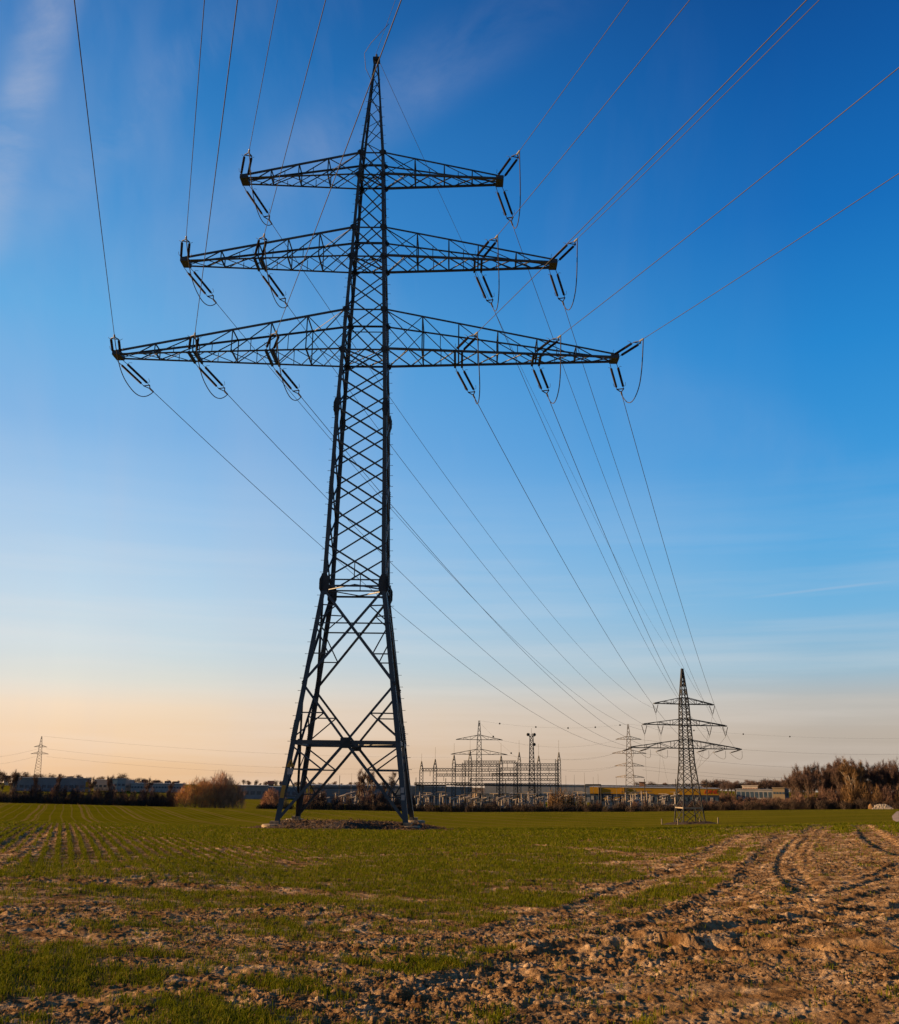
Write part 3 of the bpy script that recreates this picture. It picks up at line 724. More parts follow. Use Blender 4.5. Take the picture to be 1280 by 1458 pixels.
        for h in (30.3, 33.3, 37.42, 39.72, 44.05, 45.9):
            br(P(-1, h), P(1, h), .12, -.05, 'horizontal_brace')
        for h in (31.6, 38.4, 44.9): br(P(-1, h), P(1, h), .07, -.06, 'horizontal_brace')
        lv = [45.9, 47.9, 49.8, 51.5, 52.9, 54.0]; sgn = 1
        m = MB()
        for a, b in zip(lv, lv[1:]):
            m.angle(P(-sgn, a), P(sgn, b), .06, n); sgn = -sgn
            m.angle(P(-sgn, a), P(sgn, (a + b) / 2), .045, n, off=-.02)
        m.build('peak_lacing', STEEL, root)
        # gusset plates
        for s in (-1, 1):
            g = MB(); gusset(g, P(s * .93, 14.25), n, .62, 1.35); g.build('gusset_plate', STEEL_D, root)
            g = MB(); gusset(g, P(s * .95, 26.15), n, .42, 1.2); g.build('gusset_plate', STEEL_D, root)
            for h in (30.3, 33.3, 37.42, 39.72, 44.05, 45.9):
                g = MB(); gusset(g, P(s * .93, h), n, .5, .42); g.build('gusset_plate', STEEL_D, root)
        g = MB(); gusset(g, P(0, 4.62), n, .62, .62, cut=.1); g.build('gusset_plate', STEEL_D, root)
    # plan bracing seen from below
    for h in (4.65, 14.2, 30.3, 37.42, 44.05):
        m = MB(); a = .09
        mids = [fpt(fr, f, 0, h) for f in FACES]
        for i, j in ((0, 2), (0, 3), (1, 2), (1, 3)): m.angle(mids[i], mids[j], a, (0, 0, -1))
        if h > 20: m.angle(fr.c(-1, -1, h), fr.c(1, 1, h), a, (0, 0, -1), off=-.04); m.angle(fr.c(1, -1, h), fr.c(-1, 1, h), a, (0, 0, -1), off=-.08)
        m.build('plan_brace', STEEL, root)
    MB().tube([(0, 0, 54.2), (0, 0, 54.9)], .07, 8).box((0, 0, 54.4), .5, .5, .25).build('peak_cap', STEEL_D, root)
    for sx in (-1, 1):
        half_arm(fr, root, sx, 30.3, 33.3, 16.97, [3.9, 6.35, 9.0, 11.65, 14.3])
        half_arm(fr, root, sx, 37.42, 39.72, 12.92, [3.4, 5.6, 7.65, 10.3])
        half_arm(fr, root, sx, 44.05, 45.9, 9.19, [3.1, 5.2, 7.2])
    # plates bolted to the legs
    c = fr.c(-1, -1, 3.15)
    m = MB(); m.prism(c + Vector((.30, -.06, .25)), c + Vector((.30, -.04, .25)), Vector((1, 0, 0)), Vector((0, 0, 1)), [(-.24, -.18), (.24, -.18), (0, .26)])
    sgn = m.build('warning_sign', YEL, root)
    m = MB(); m.prism(c + Vector((.30, -.07, .25)), c + Vector((.30, -.061, .25)), Vector((1, 0, 0)), Vector((0, 0, 1)), [(-.02, .12), (.04, .12), (.0, .02), (.04, .02), (-.03, -.12), (-.01, -.02), (-.05, -.02)])
    m.build('lightning_mark', BLACK, sgn)
    MB().box((c.x + .30, c.y - .05, c.z - .18), .32, .02, .34).build('number_plate', WHITE, root)
    c = fr.c(-1, -1, 2.2); c2 = fr.c(-1, -1, 1.5)
    MB().beam(c2 + Vector((.14, -.03, 0)), c + Vector((.14, -.03, 0)), .22, .02, (0, 1, 0)).build('marker_plate', YEL, root)
    for h, mt in ((2.0, WHITE), (1.6, WHITE)):
        c = fr.c(1, -1, h); MB().box((c.x - .16, c.y - .035, h), .2, .02, .5 if mt is BLUE else .3).build('marker_plate', mt, root)
    return root, fr
PYL, FR1 = big_pylon()
def p1(x, y, z):
    c, s = math.cos(YAW), math.sin(YAW); return Vector((TX + x * c - y * s, TY + x * s + y * c, TZ + z))

# ---------------------------------------------------------------- smaller lattice pylons
def lattice_pylon(name, base, rz, hs, ws, arms, levels, k, mt, label, cat='pylon', group=None, peak=True):
    fr = Frame(hs, ws); root = empty(name, base, rz, label, cat, group)
    for sx in (-1, 1):
        for sy in (-1, 1):
            m = MB()
            for a, b in zip(hs, hs[1:]):
                m.beam(fr.c(sx, sy, a), fr.c(sx, sy, b), .17 * k)
            m.build('leg', mt, root)
    for fc in FACES:
        n = fc[2]; m = MB()
        for a, b in zip(levels, levels[1:]):
            m.beam(fpt(fr, fc, -1, a), fpt(fr, fc, 1, b), .085 * k); m.beam(fpt(fr, fc, 1, a), fpt(fr, fc, -1, b), .085 * k)
        for hb, ht, Ln, posts in arms:
            m.beam(fpt(fr, fc, -1, hb), fpt(fr, fc, 1, hb), .11 * k); m.beam(fpt(fr, fc, -1, ht), fpt(fr, fc, 1, ht), .09 * k)
        m.build('cross_brace', mt, root)
    for hb, ht, Ln, posts in arms:
        for sx in (-1, 1): half_arm(fr, root, sx, hb, ht, Ln, posts, k, (mt, mt), simple=True)
    return root, fr

P2Y = 286.0
b2 = ground(979.5, P2Y)
K2 = P2Y / F * 1.0155
def h2(py): return at(972, py, P2Y).z - b2.z
HS2 = [0, h2(1085), h2(1003), h2(952)]; WS2 = [6.4, 3.25, 2.1, .35]
ARMS2 = [(h2(1066), h2(1053.5), 16.3, [4, 8, 12]), (h2(1033), h2(1023.7), 12.2, [4, 8]), (h2(1003), h2(993.5), 8.6, [3.5, 6])]
lv = [0, 4.3, 8.0, 11.2, 14.2]; lv += [14.2 + i * (h2(1003) - 14.2) / 11 for i in range(1, 12)] + [h2(992), h2(980), h2(968), h2(957)]
YAW2 = R(10)
PYL2, FR2 = lattice_pylon('transmission_pylon', b2, YAW2, HS2, WS2, ARMS2, lv, 1.6, DARKST, 'smaller dark lattice pylon standing in the green field at right, ringed by short stakes', group=None)
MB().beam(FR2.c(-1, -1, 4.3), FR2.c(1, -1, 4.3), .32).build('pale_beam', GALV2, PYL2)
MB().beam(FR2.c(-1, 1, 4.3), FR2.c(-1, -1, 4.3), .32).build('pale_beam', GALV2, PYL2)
def p2(x, y, z):
    c, s = math.cos(YAW2), math.sin(YAW2); return Vector((b2.x + x * c - y * s, b2.y + x * s + y * c, b2.z + z))

# ---------------------------------------------------------------- insulators, jumpers and conductors of the big pylon
def insulator_proto():
    root = empty('insulator_string', (0, 0, 0))
    for s in (-1, 1):
        y = .24 * s
        prof = []; x = .55
        m = MB(); m.tube([(0, y * .9, 0), (.55, y, 0)], .022, 6)
        pts, rr = [], []
        nsh = 30
        for i in range(nsh):
            for dx, r_ in ((0, .05), (.02, .085), (.035, .085), (.05, .05)):
                pts.append((.55 + i * .078 + dx, y, 0)); rr.append(r_)
        m.tube(pts, rr, 9)
        m.tube([(2.89, y, 0), (3.2, y * .95, 0)], .024, 6)
        rod = m.build('insulator_rod', INSUL, root, smooth=False)
        h = MB(); h.tube([(.5, y, 0), (.5, y + .16 * s, .1), (.72, y + .2 * s, .22)], .014, 5); h.tube([(2.95, y, 0), (2.95, y + .16 * s, .1), (2.72, y + .2 * s, .22)], .014, 5)
        h.build('arcing_horn', DARKST, root)
    m = MB(); m.beam((3.2, -.27, 0), (3.2, .27, 0), .09, .03); m.beam((3.2, -.25, 0), (3.62, 0, 0), .07, .03); m.beam((3.2, .25, 0), (3.62, 0, 0), .07, .03); m.build('yoke_plate', DARKST, root)
    MB().tube([(3.55, 0, 0), (3.65, 0, 0), (4.05, 0, 0), (4.1, 0, 0)], [.035, .065, .055, .03], 8).build('tension_clamp', GALV, root)
    return root
INS = insulator_proto(); ins_used = [False]
BACK = Vector((.285, -.9585, 0)).normalized(); SPAN_B = 360.0
def sagged(a, b, sag, n=60):
    a = Vector(a); b = Vector(b)
    return [a.lerp(b, t) - Vector((0, 0, 4 * sag * t * (1 - t))) for t in [i / n for i in range(n + 1)]]
LEVELS = [('lowest', 30.3, 0, [('tip', 16.95), ('middle', 11.65), ('inner', 6.35)]), ('middle', 37.42, 1, [('tip', 12.9), ('inner', 7.65)]), ('top', 44.05, 2, [('tip', 9.15)])]
SAGF, SAGB = 6.5, 11.0
def wire(name, pts, r, label, group, mt=WIRE, n=5):
    o = MB().tube(pts, r, n).build(name, mt, None, smooth=True); tag(o, label, 'power line', group); return o
def put_ins(a, d, label, group):
    t = INS if not ins_used[0] else copy_tree(INS); ins_used[0] = True
    t.location = a; t.rotation_mode = 'QUATERNION'
    x = d.normalized(); yv = Vector((0, 0, 1)).cross(x).normalized(); zv = x.cross(yv)
    t.rotation_quaternion = Matrix((x, yv, zv)).transposed().to_quaternion(); tag(t, label, 'insulator', group)
    return t
for lname, hb, li, pos in LEVELS:
    for pname, x in pos:
        for sx, side in ((-1, 'left'), (1, 'right')):
            wb = FR1.W(hb) / 2; Lq = [16.97, 12.92, 9.19][li]
            cy = wb + (.38 - wb) * ((x - wb) / (Lq - wb))
            af = p1(sx * x, cy, hb - .12); ab = p1(sx * x, -cy, hb + .08)
            hb2 = ARMS2[li][0]; sc = ARMS2[li][2] / Lq
            ef = p2(sx * x * sc, -.4, hb2 - (1.6 if li else .3))
            eb = p1(0, 0, hb) + BACK * SPAN_B + Vector((.955, .297, 0)) * sx * x * .95; eb.z = TZ + hb + 1.5
            where = f'{side} {pname} of the {lname} crossarm'
            sp = sagged(af, ef, SAGF); df = (sp[1] - sp[0]).normalized()
            sb = sagged(ab, eb, SAGB); db = (sb[1] - sb[0]).normalized()
            put_ins(af, df, f'twin insulator rods slanting away from {where} of big pylon', 'insulators on the far side of the big pylon')
            put_ins(ab, db, f'twin insulator rods reaching forward from {where} of big pylon', 'insulators on the near side of the big pylon')
            cf, cb = af + df * 4.05, ab + db * 4.05
            wire('conductor_cable', sagged(cf, ef, SAGF), .022 if li else .024, f'thin line running from {where} to the smaller pylon', 'conductors towards the far pylon')
            wire('conductor_cable', sagged(cb, eb, SAGB, 90), .02, f'thin line passing overhead from {where}', 'conductors passing overhead')
            # jumper loop under the arm
            j = []
            for i in range(25):
                t = i / 24; p = cf.lerp(cb, t); p.z -= (1.55 if sx < 0 else 1.8) * (1 - abs(2 * t - 1)**2.6)
                j.append(p + Vector((sx * .25 * math.sin(math.pi * t), 0, 0)))
            wire('jumper_cable', j, .033, f'slack jumper loop hanging under {where}', 'jumper loops under the crossarms', n=6)
top1 = p1(0, 0, 54.6)
wire('overhead_wire', sagged(top1 + Vector((.12, .15, 0)), p2(0, 0, h2(952)), 4.5), .016, 'thin earth wire from the big pylon peak to the smaller pylon peak', None)
eb = p1(0, 0, 54) + BACK * SPAN_B; eb.z = top1.z
wire('overhead_wire', sagged(top1 + Vector((-.1, -.15, 0)), eb, 8.0, 90), .013, 'thin earth wire rising overhead from the big pylon peak', None)
a_ = sagged(top1, eb, 8.0, 90)
wire('bonding_cable', [top1 + Vector((-.15, -.1, -2.4)), top1 + Vector((-.75, -.3, -1.2)), top1 + Vector((-.85, -.6, -.1)), top1 + Vector((-.3, -1.4, .15)), a_[1] + Vector((0, 0, .02))], .02, 'slack cable loop bowed out beside the big pylon peak', None)

blades()
crumbs()
# ---------------------------------------------------------------- things far off, each at its own ground distance
def az_of(px, py=1125): return dep(px, py)[1]
def gp(px, r):
    a = az_of(px); x, y = r * math.sin(a), r * math.cos(a); return Vector((x, y, gz(x, y)))
def mpp(px, r): return r * math.cos(az_of(px)) * ct * 1.006 / F          # metres per photo pixel at that distance
def zat(px, py, r):
    s, a = dep(px, py); return EYE - s * r
rnd = random.Random(5)

# soil heap under the big pylon and the ring of soil round the smaller one
def soil_heap(cx, cy, rx, ry, hgt, nst, label, seed, sl=.28):
    rg = np.random.default_rng(seed); na, nr = 150, 56
    A = np.linspace(0, 2 * np.pi, na, endpoint=False); T = np.linspace(0, 1.12, nr)
    TT, AA = np.meshgrid(T, A, indexing='ij'); wob = 1 + .16 * (vnoise(np.cos(AA) * 2 + 9, np.sin(AA) * 2 + 9, seed) - .5) * 2
    x = cx + rx * TT * wob * np.cos(AA); y = cy + ry * TT * wob * np.sin(AA)
    zb = surf(x.ravel(), y.ravel(), False)[0].reshape(x.shape)
    prof = smooth01((1.06 - TT) / .5)
    n1 = np.abs(2 * vnoise(x * 3, y * 3, seed + 1) - 1); n2 = np.abs(2 * vnoise(x * 7, y * 7, seed + 2) - 1)
    z = zb - .05 + hgt * prof * (.55 + .9 * fbm(x * .7, y * .7, seed + 3, 3)) + prof * (.13 * n1 + .09 * n2)
    V = np.stack([x, y, z], -1).reshape(-1, 3)
    i = np.arange(nr - 1)[:, None] * na; j = np.arange(na)[None, :]; jn = (j + 1) % na
    Q = np.stack([i + j, i + na + j, i + na + jn, i + jn], -1).reshape(-1, 4)
    me = np_mesh('soil_heap', V, Q, SOILM); me.materials.append(STRAW)
    o = bpy.data.objects.new('soil_heap', me); col.objects.link(o); tag(o, label, 'soil heap', kind='thing')
    m = MB()
    for k in range(nst):
        a = rg.random() * 2 * math.pi; t = math.sqrt(rg.random()) * 1.05
        ti = min(nr - 1, int(t / 1.12 * (nr - 1))); ai = int(a / (2 * math.pi) * na) % na
        p = Vector(V[ti * na + ai]); d = Vector((rg.normal(), rg.normal(), rg.normal() * .35)).normalized() * sl * rg.uniform(.4, 1.3)
        m.beam(p - d / 2 + Vector((0, 0, .02)), p + d / 2 + Vector((0, 0, .04)), .022 + .03 * rg.random(), .016)
    me2 = m.build('dry_stalks', STRAW, o); me2['kind'] = 'stuff'
soil_heap(TX, TY - 1.0, 6.0, 6.4, .34, 4200, 'dark heap of clods and dry stalks around the feet of the big pylon', 101)
soil_heap(b2.x, b2.y, 7.8, 7.0, .45, 700, 'low brown ring of soil around the smaller pylon', 140, .7)
for px, py, hh in ((940, 1174, 1.5), (963, 1178, 1.6), (994, 1172, 1.3), (1019.5, 1176, 1.6)):
    dy = {940: 0, 963: -9, 994: -2, 1019.5: -6}[px]
    p = ground(px, P2Y + dy)
    wh = {940: 'at the left edge of the soil ring', 963: 'before the nearest leg', 994: 'beside the right leg', 1019.5: 'standing apart at the right'}[px]
    o = MB().prism((p.x, p.y, p.z - .3), (p.x + .06, p.y, p.z + hh), Vector((1, 0, 0)), Vector((0, 1, 0)), [(-.13, -.13), (.13, -.13), (.16, .1), (0, .17), (-.15, .1)]).build('marker_stake', WOOD)
    tag(o, f'short pale stake {wh} of the smaller pylon', 'stake', 'stakes round the smaller pylon')

# insulators, jumpers and droppers of the smaller pylon
def vset_proto():
    root = empty('hanging_insulator', (0, 0, 0))
    for s in (-1, 1):
        pts, rr = [], []
        for i in range(9):
            for d_, r_ in ((0, .07), (.06, .13), (.12, .07)):
                t = (i * .14 + d_) / 1.3; pts.append((s * (.75 - .62 * t), 0, -.2 - 2.1 * t)); rr.append(r_)
        MB().tube([(s * .75, 0, 0), (s * .75, 0, -.2)], .06, 5).tube(pts, rr, 6).build('insulator_rod', INSUL, root)
    MB().beam((-.22, 0, -2.35), (.22, 0, -2.35), .14).tube([(0, 0, -2.35), (0, 0, -2.9)], .06, 5).build('yoke_plate', DARKST, root)
    return root
def tset_proto():
    root = empty('tension_insulator', (0, 0, 0))
    for s in (-1, 1):
        pts, rr = [], []
        for i in range(12):
            for d_, r_ in ((0, .06), (.08, .13), (.16, .06)): pts.append((.5 + i * .2 + d_, s * .3, 0)); rr.append(r_)
        MB().tube([(0, s * .3, 0), (.5, s * .3, 0)], .05, 5).tube(pts, rr, 6).build('insulator_rod', INSUL, root)
    MB().beam((2.9, -.35, 0), (2.9, .35, 0), .12).beam((2.9, 0, 0), (3.6, 0, 0), .12).build('yoke_plate', DARKST, root)
    return root
vp = tp = None
PORTAL_R = 560
GR = 'insulators on the smaller pylon'
drop_px = iter([(921, 1117), (926, 1117), (934, 1117), (948, 1117), (955, 1117), (975, 1117), (985, 1117), (995, 1117)])
for li, (hb, ht, Ln, posts) in enumerate(ARMS2):
    lname = ('lowest', 'middle', 'top')[li]
    for pname, fx in ((('tip', 1), ('middle', .69), ('inner', .38)), (('tip', 1), ('inner', .6)), (('tip', 1),))[li]:
        for sx, side in ((-1, 'left'), (1, 'right')):
            p = p2(sx * Ln * fx, 0, hb - .1)
            if li:
                if vp is None: vp = vset_proto(); o = vp
                else: o = copy_tree(vp)
                o.location = p; o.rotation_euler = (0, 0, YAW2)
                tag(o, f'small hanging insulator pair under {side} {pname} of the smaller pylon\'s {lname} crossarm', 'insulator', GR)
                px, py = next(drop_px, (990, 1117)); e = gp(px, PORTAL_R); e.z = zat(px, py, PORTAL_R)
                a = p - Vector((0, 0, 2.8))
                wire('dropper_cable', sagged(a, e, 6, 24), .03, f'faint line dropping to the substation from smaller pylon\'s {lname} crossarm, {side} {pname}', 'droppers into the substation', n=4)
            else:
                if tp is None: tp = tset_proto(); o = tp
                else: o = copy_tree(tp)
                dirv = Vector((-.62, .75, -.22)).normalized()
                x = dirv; yv = Vector((0, 0, 1)).cross(x).normalized(); zv = x.cross(yv)
                o.location = p; o.rotation_mode = 'QUATERNION'; o.rotation_quaternion = Matrix((x, yv, zv)).transposed().to_quaternion()
                tag(o, f'small slanting insulator pair at {side} {pname} of the smaller pylon\'s lowest crossarm', 'insulator', GR)
                q = p + dirv * 3.5; w_ = p + Vector((.3, -1.0, -.3)); j = []
                for i in range(17):
                    t = i / 16; c = q.lerp(w_, t); c.z -= 2.0 * (1 - (2 * t - 1)**2); j.append(c + Vector((1.2 * math.sin(math.pi * t), 0, 0)))
                wire('jumper_cable', j, .045, f'small jumper loop under {side} {pname} of the smaller pylon\'s lowest crossarm', 'jumper loops on the smaller pylon', n=5)

# ---------------------------------------------------------------- far pylons, masts and their lines
def far_pylon(px, r, ytop, arms, wpx, mt, label, k, waist=None, group=None):
    g = gp(px, r); mp_ = mpp(px, r); ztop = zat(px, ytop, r) - g.z
    def H(py): return zat(px, py, r) - g.z
    hs = [0, ztop * .42, H(arms[0][0]), ztop]; ws = [wpx[0] * mp_, wpx[1] * mp_, wpx[2] * mp_, .5]
    al = [(H(yb), H(yb) + hh, half * mp_, [half * mp_ * .4, half * mp_ * .7]) for yb, half, hh in arms]
    n = 15; lv = [0] + [ztop * (.09 + .89 * i / n) for i in range(n + 1)]
    return lattice_pylon('transmission_pylon', g, -az_of(px), hs, ws, al, lv, k, mt, label)
far_pylon(682, 566, 1026, [(1053.5, 32, 2.6), (1074.5, 39, 3.0)], (11, 8, 5.5), DARKST, 'lattice pylon with two wide crossarms rising out of the substation', 2.0)
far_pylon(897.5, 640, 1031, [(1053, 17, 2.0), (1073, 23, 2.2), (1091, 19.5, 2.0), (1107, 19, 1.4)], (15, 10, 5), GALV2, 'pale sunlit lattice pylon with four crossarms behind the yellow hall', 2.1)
far_pylon(50.5, 1100, 1048, [(1063.5, 8, 2.0), (1073.5, 11, 2.2)], (10, 7, 4), DARKST, 'tiny lattice pylon alone on the left skyline', 2.3)

def far_wire(a, b, sag, label, group, r=.05, balls=()):
    A = gp(a[0], a[2]); A.z = zat(a[0], a[1], a[2]); B = gp(b[0], b[2]); B.z = zat(b[0], b[1], b[2])
    o = wire('power_line', sagged(A, B, sag, 40), r, label, group, n=4)
    for t in balls:
        c = A.lerp(B, t) - Vector((0, 0, 4 * sag * t * (1 - t)))
        MB().lathe(c - Vector((0, 0, .5)), [(.02, 0), (.3, .08), (.48, .3), (.52, .5), (.48, .7), (.3, .92), (.02, 1.0)], 10).build('marker_ball', BLACK, o)
far_wire((682, 1026, 566), (897.5, 1031, 640), 3.2, 'earth wire strung with five marker balls between the substation pylon and the sunlit pylon', None, .03, (.125, .355, .57, .76, .94))
far_wire((897.5, 1031, 640), (1420, 1046, 900), 5.5, 'earth wire with three marker balls running right from the sunlit pylon', None, .03, (.15, .27, .39))
far_wire((682, 1028, 566), (742, 1084, 590), .8, 'steep thin wire with two marker balls from the substation pylon top', None, .03, (.33, .76))
GW = 'lines between the far pylons'
far_wire((714, 1054, 566), (880.5, 1054, 640), 4.0, 'sagging line from the upper crossarm of the substation pylon to the sunlit pylon', GW, .035)
far_wire((721, 1075, 566), (874.5, 1074, 640), 3.0, 'sagging line from the lower crossarm of the substation pylon to the sunlit pylon', GW, .035)
far_wire((735, 1086, 590), (878, 1091, 640), 3.0, 'faint line from the gantries to the third crossarm of the sunlit pylon', GW, .035)
far_wire((796, 1096, 600), (879, 1091, 640), 2.0, 'faint short line from the last gantry mast to the sunlit pylon', GW, .035)
far_wire((796, 1080, 600), (875, 1073, 640), 2.0, 'faint short line above it from the last gantry mast to the sunlit pylon', GW, .03)
GX = 'lines running right from the sunlit pylon'
for a, b, sg, nm in (((914, 1053, 640), (1430, 1066, 900), 6.5, 'topmost'), ((920, 1073, 640), (1430, 1082, 900), 8.0, 'second'), ((917, 1091, 640), (1430, 1098, 900), 7.0, 'third'), ((916, 1096, 640), (1430, 1104, 900), 7.0, 'lowest')):
    far_wire(a, b, sg, f'{nm} of the thin lines sagging across the right of the horizon sky', GX, .05)
GY = 'lines of the tiny pylon on the left'
for a, b, sg, nm in (((53, 1048, 1100), (640, 1078, 1250), 6, 'topmost line running right from the tiny left pylon'), ((59, 1066, 1100), (640, 1092, 1250), 9, 'middle line running right from the tiny left pylon'), ((61, 1077, 1100), (640, 1098, 1250), 9, 'lowest line running right from the tiny left pylon'),
                     ((47, 1066, 1100), (-150, 1070, 1000), 8, 'upper line running left from the tiny left pylon'), ((45, 1077, 1100), (-150, 1080, 1000), 8, 'lower line running left from the tiny left pylon')):
    far_wire(a, b, sg, nm, GY, .06)

# telecom tower
def telecom():
    px, r = 757.5, 610; g = gp(px, r); H = lambda y: zat(px, y, r) - g.z; m_ = mpp(px, r)
    hs = [0, H(1048)]; ws = [10.5 * m_, 4.4 * m_]
    fr = Frame(hs, ws); root = empty('radio_mast', g, -az_of(px), 'dark lattice radio mast with dish antennas near its top above the substation', 'mast')
    for sx in (-1, 1):
        for sy in (-1, 1): MB().beam(fr.c(sx, sy, 0), fr.c(sx, sy, hs[1]), .5).build('leg', DARKST, root)
    for fc in FACES:
        m = MB(); n = 17
        for i in range(n):
            a, b = hs[1] * i / n, hs[1] * (i + 1) / n
            m.beam(fpt(fr, fc, -1, a), fpt(fr, fc, 1, b), .28); m.beam(fpt(fr, fc, 1, a), fpt(fr, fc, -1, b), .28); m.beam(fpt(fr, fc, -1, b), fpt(fr, fc, 1, b), .28)
        m.build('cross_brace', DARKST, root)
    MB().box((0, 0, hs[1]), 3.0, 3.0, .25).build('platform', DARKST, root)
    MB().beam((0, 0, hs[1]), (0, 0, H(1037)), .12).build('whip_antenna', DARKST, root)
    for x, y in ((-5, 1046), (4.2, 1046), (3.8, 1060)):
        h = H(y); d = MB().lathe((x * m_, -.9, h), [(.02, -.45), (.7, -.45), (.95, -.2), (.95, .45), (.8, .5), (.02, .5)], 16, Vector((0, 1, 0))); d.beam((x * m_, -.4, h), (0, 0, h), .15); d.build('dish_antenna', DARKST, root)
    for k in range(5):
        a = k * 1.25; MB().box((1.6 * math.cos(a), 1.6 * math.sin(a), hs[1] + .6), .35, .35, 2.0).build('panel_antenna', DARKST, root)
telecom()

# lattice gantry masts
def ord_(i): return ('first', 'second', 'third', 'fourth', 'fifth', 'sixth', 'seventh', 'eighth', 'ninth', 'tenth', 'eleventh', 'twelfth', 'thirteenth', 'fourteenth', 'fifteenth', 'sixteenth')[i]
masts = [(599.5, 1084, 1073, 545), (619, 1081, 1064, 545), (646, 1075, 1058, 545), (660, 1086, 0, 600), (669, 1069, 1053, 600), (709.5, 1086, 0, 600), (713.5, 1076, 1058, 545), (734, 1085, 0, 600), (739.5, 1071, 1054, 600), (767.5, 1076, 1059, 545), (793.5, 1081, 0, 600), (796.5, 1071, 1054, 590)]
for i, (px, yt, ys, r) in enumerate(masts):
    g = gp(px, r); H = lambda y: zat(px, y, r) - g.z
    hb = H(yt + 13) if ys else H(yt); fr = Frame([0, hb, H(yt)], [2.1, 1.8, .12 if ys else 1.7])
    root = empty('gantry_mast', g, -az_of(px), f'{"spiked" if ys else "flat topped"} lattice gantry mast, {ord_(i)} from the left in the substation', 'mast', 'gantry masts of the substation')
    for sx in (-1, 1):
        for sy in (-1, 1):
            m = MB()
            for a, b in zip(fr.hs, fr.hs[1:]):
                if b - a > .3: m.beam(fr.c(sx, sy, a), fr.c(sx, sy, b), .34)
            m.build('leg', DARKST, root)
    m = MB(); n = int(H(yt) / 1.7)
    for fc in FACES:
        for k in range(n):
            a, b = H(yt) * k / n, H(yt) * (k + 1) / n; s = 1 if k % 2 else -1
            m.beam(fpt(fr, fc, -s, a), fpt(fr, fc, s, b), .17)
    m.build('lacing', DARKST, root)
    if ys: MB().tube([(0, 0, H(yt) - .3), (0, 0, H(ys))], .07, 5).build('lightning_rod', DARKST, root)
# lattice gantry beams
beams = [(600, 648, 1096, 545), (646, 714, 1096.5, 545), (713, 796, 1095, 575), (660, 735, 1085, 600), (647, 712, 1090, 575), (669, 796, 1110, 600), (734, 796, 1089, 600), (590, 669, 1116, 545), (648, 796, 1117, 560), (620, 736, 1103.5, 585), (700, 796, 1103, 548)]
for i, (xa, xb, y, r) in enumerate(beams):
    a = gp(xa, r); a.z = zat(xa, y, r); b = gp(xb, r); b.z = zat(xb, y, r)
    root = empty('gantry_girder', a, 0, f'horizontal lattice beam across the substation, {["left end and low", "low centre left", "low centre right", "topmost of all", "just below the topmost", "low and long on the right", "upper right", "lowest on the left", "lowest and longest", "midway up on the left", "midway up on the right"][i]}', 'beam', 'gantry beams of the substation')
    d = (b - a); up = Vector((0, 0, 1)); sd_ = d.normalized().cross(up); h, w = 1.35, 1.1
    cs = [up * h/2 + sd_ * w/2, up * h/2 - sd_ * w/2, -up * h/2 - sd_ * w/2, -up * h/2 + sd_ * w/2]
    for c in cs: MB().beam(c, c + d, .28).build('chord', DARKST, root)
    n = max(4, int(d.length / 1.5)); m = MB()
    for k in range(n):
        for f in range(4):
            p, q = cs[f], cs[(f + 1) % 4]
            if k % 2: p, q = q, p
            m.beam(p + d * (k / n), q + d * ((k + 1) / n), .22)
    m.build('lacing', DARKST, root)
    # strings hanging below
    for k in range(int(d.length / 9)):
        c = a + d * ((k + .5) / int(d.length / 9)); L_ = 2.6
        o = MB().tube([c - up * (.7 + L_ * t / 12) for t in range(13)], [.08 if t % 2 else .17 for t in range(13)], 6).build('hanging_insulator', INSUL)
        tag(o, 'small insulator string hanging under a substation gantry beam', 'insulator', 'strings under the gantry beams')
# dark portal frames
def portal(pxs, ytops, ybeam, r, label, w=.42):
    root = empty('portal_frame', gp(pxs[0], r), 0, label, 'portal frame'); o0 = root.location.copy()
    for px, yt in zip(pxs, ytops):
        g = gp(px, r); MB().tube([g - o0, Vector((g.x, g.y, zat(px, yt, r))) - o0], [w * .6, w * .42], 8).build('post', BLACK, root)
    a = gp(pxs[0], r); a.z = zat(pxs[0], ybeam, r); b = gp(pxs[-1], r); b.z = zat(pxs[-1], ybeam, r)
    MB().beam(a - o0, b - o0, .5, .55).build('crossbeam', BLACK, root)
portal((634.5, 662, 669.5, 720, 761), (1108, 1107, 1109, 1109, 1117), 1117.5, 530, 'dark portal frame of five posts at the front of the substation')
portal((833.5, 855.5), (1117, 1116.5), 1117.2, 530, 'dark portal frame of two posts right of the brown bush')
portal((918, 962.5, 1006.5), (1109, 1109, 1109), 1117.5, 530, 'dark portal frame of three posts behind the smaller pylon')
portal((592, 635), (1107, 1118), 1119, 540, 'dark portal frame beside the right leg of the big pylon', .36)
portal((441, 483, 513, 575), (1120, 1104, 1100, 1116), 1122, 535, 'dark portal frame seen between the legs of the big pylon', .32)
for i, (px, yt) in enumerate([(806, 1104), (818, 1103), (832.5, 1100), (845, 1106), (852, 1102), (878, 1107), (500, 1101), (528, 1103), (568, 1104)]):
    r = 575; g = gp(px, r); o = MB().tube([g, (g.x, g.y, zat(px, (yt + 1130) / 2, r)), (g.x, g.y, zat(px, yt, r))], [.14, .08, .05], 5).build('lightning_rod', DARKST)
    tag(o, 'thin upright lightning rod standing in the substation', 'lightning rod', 'free standing lightning rods')

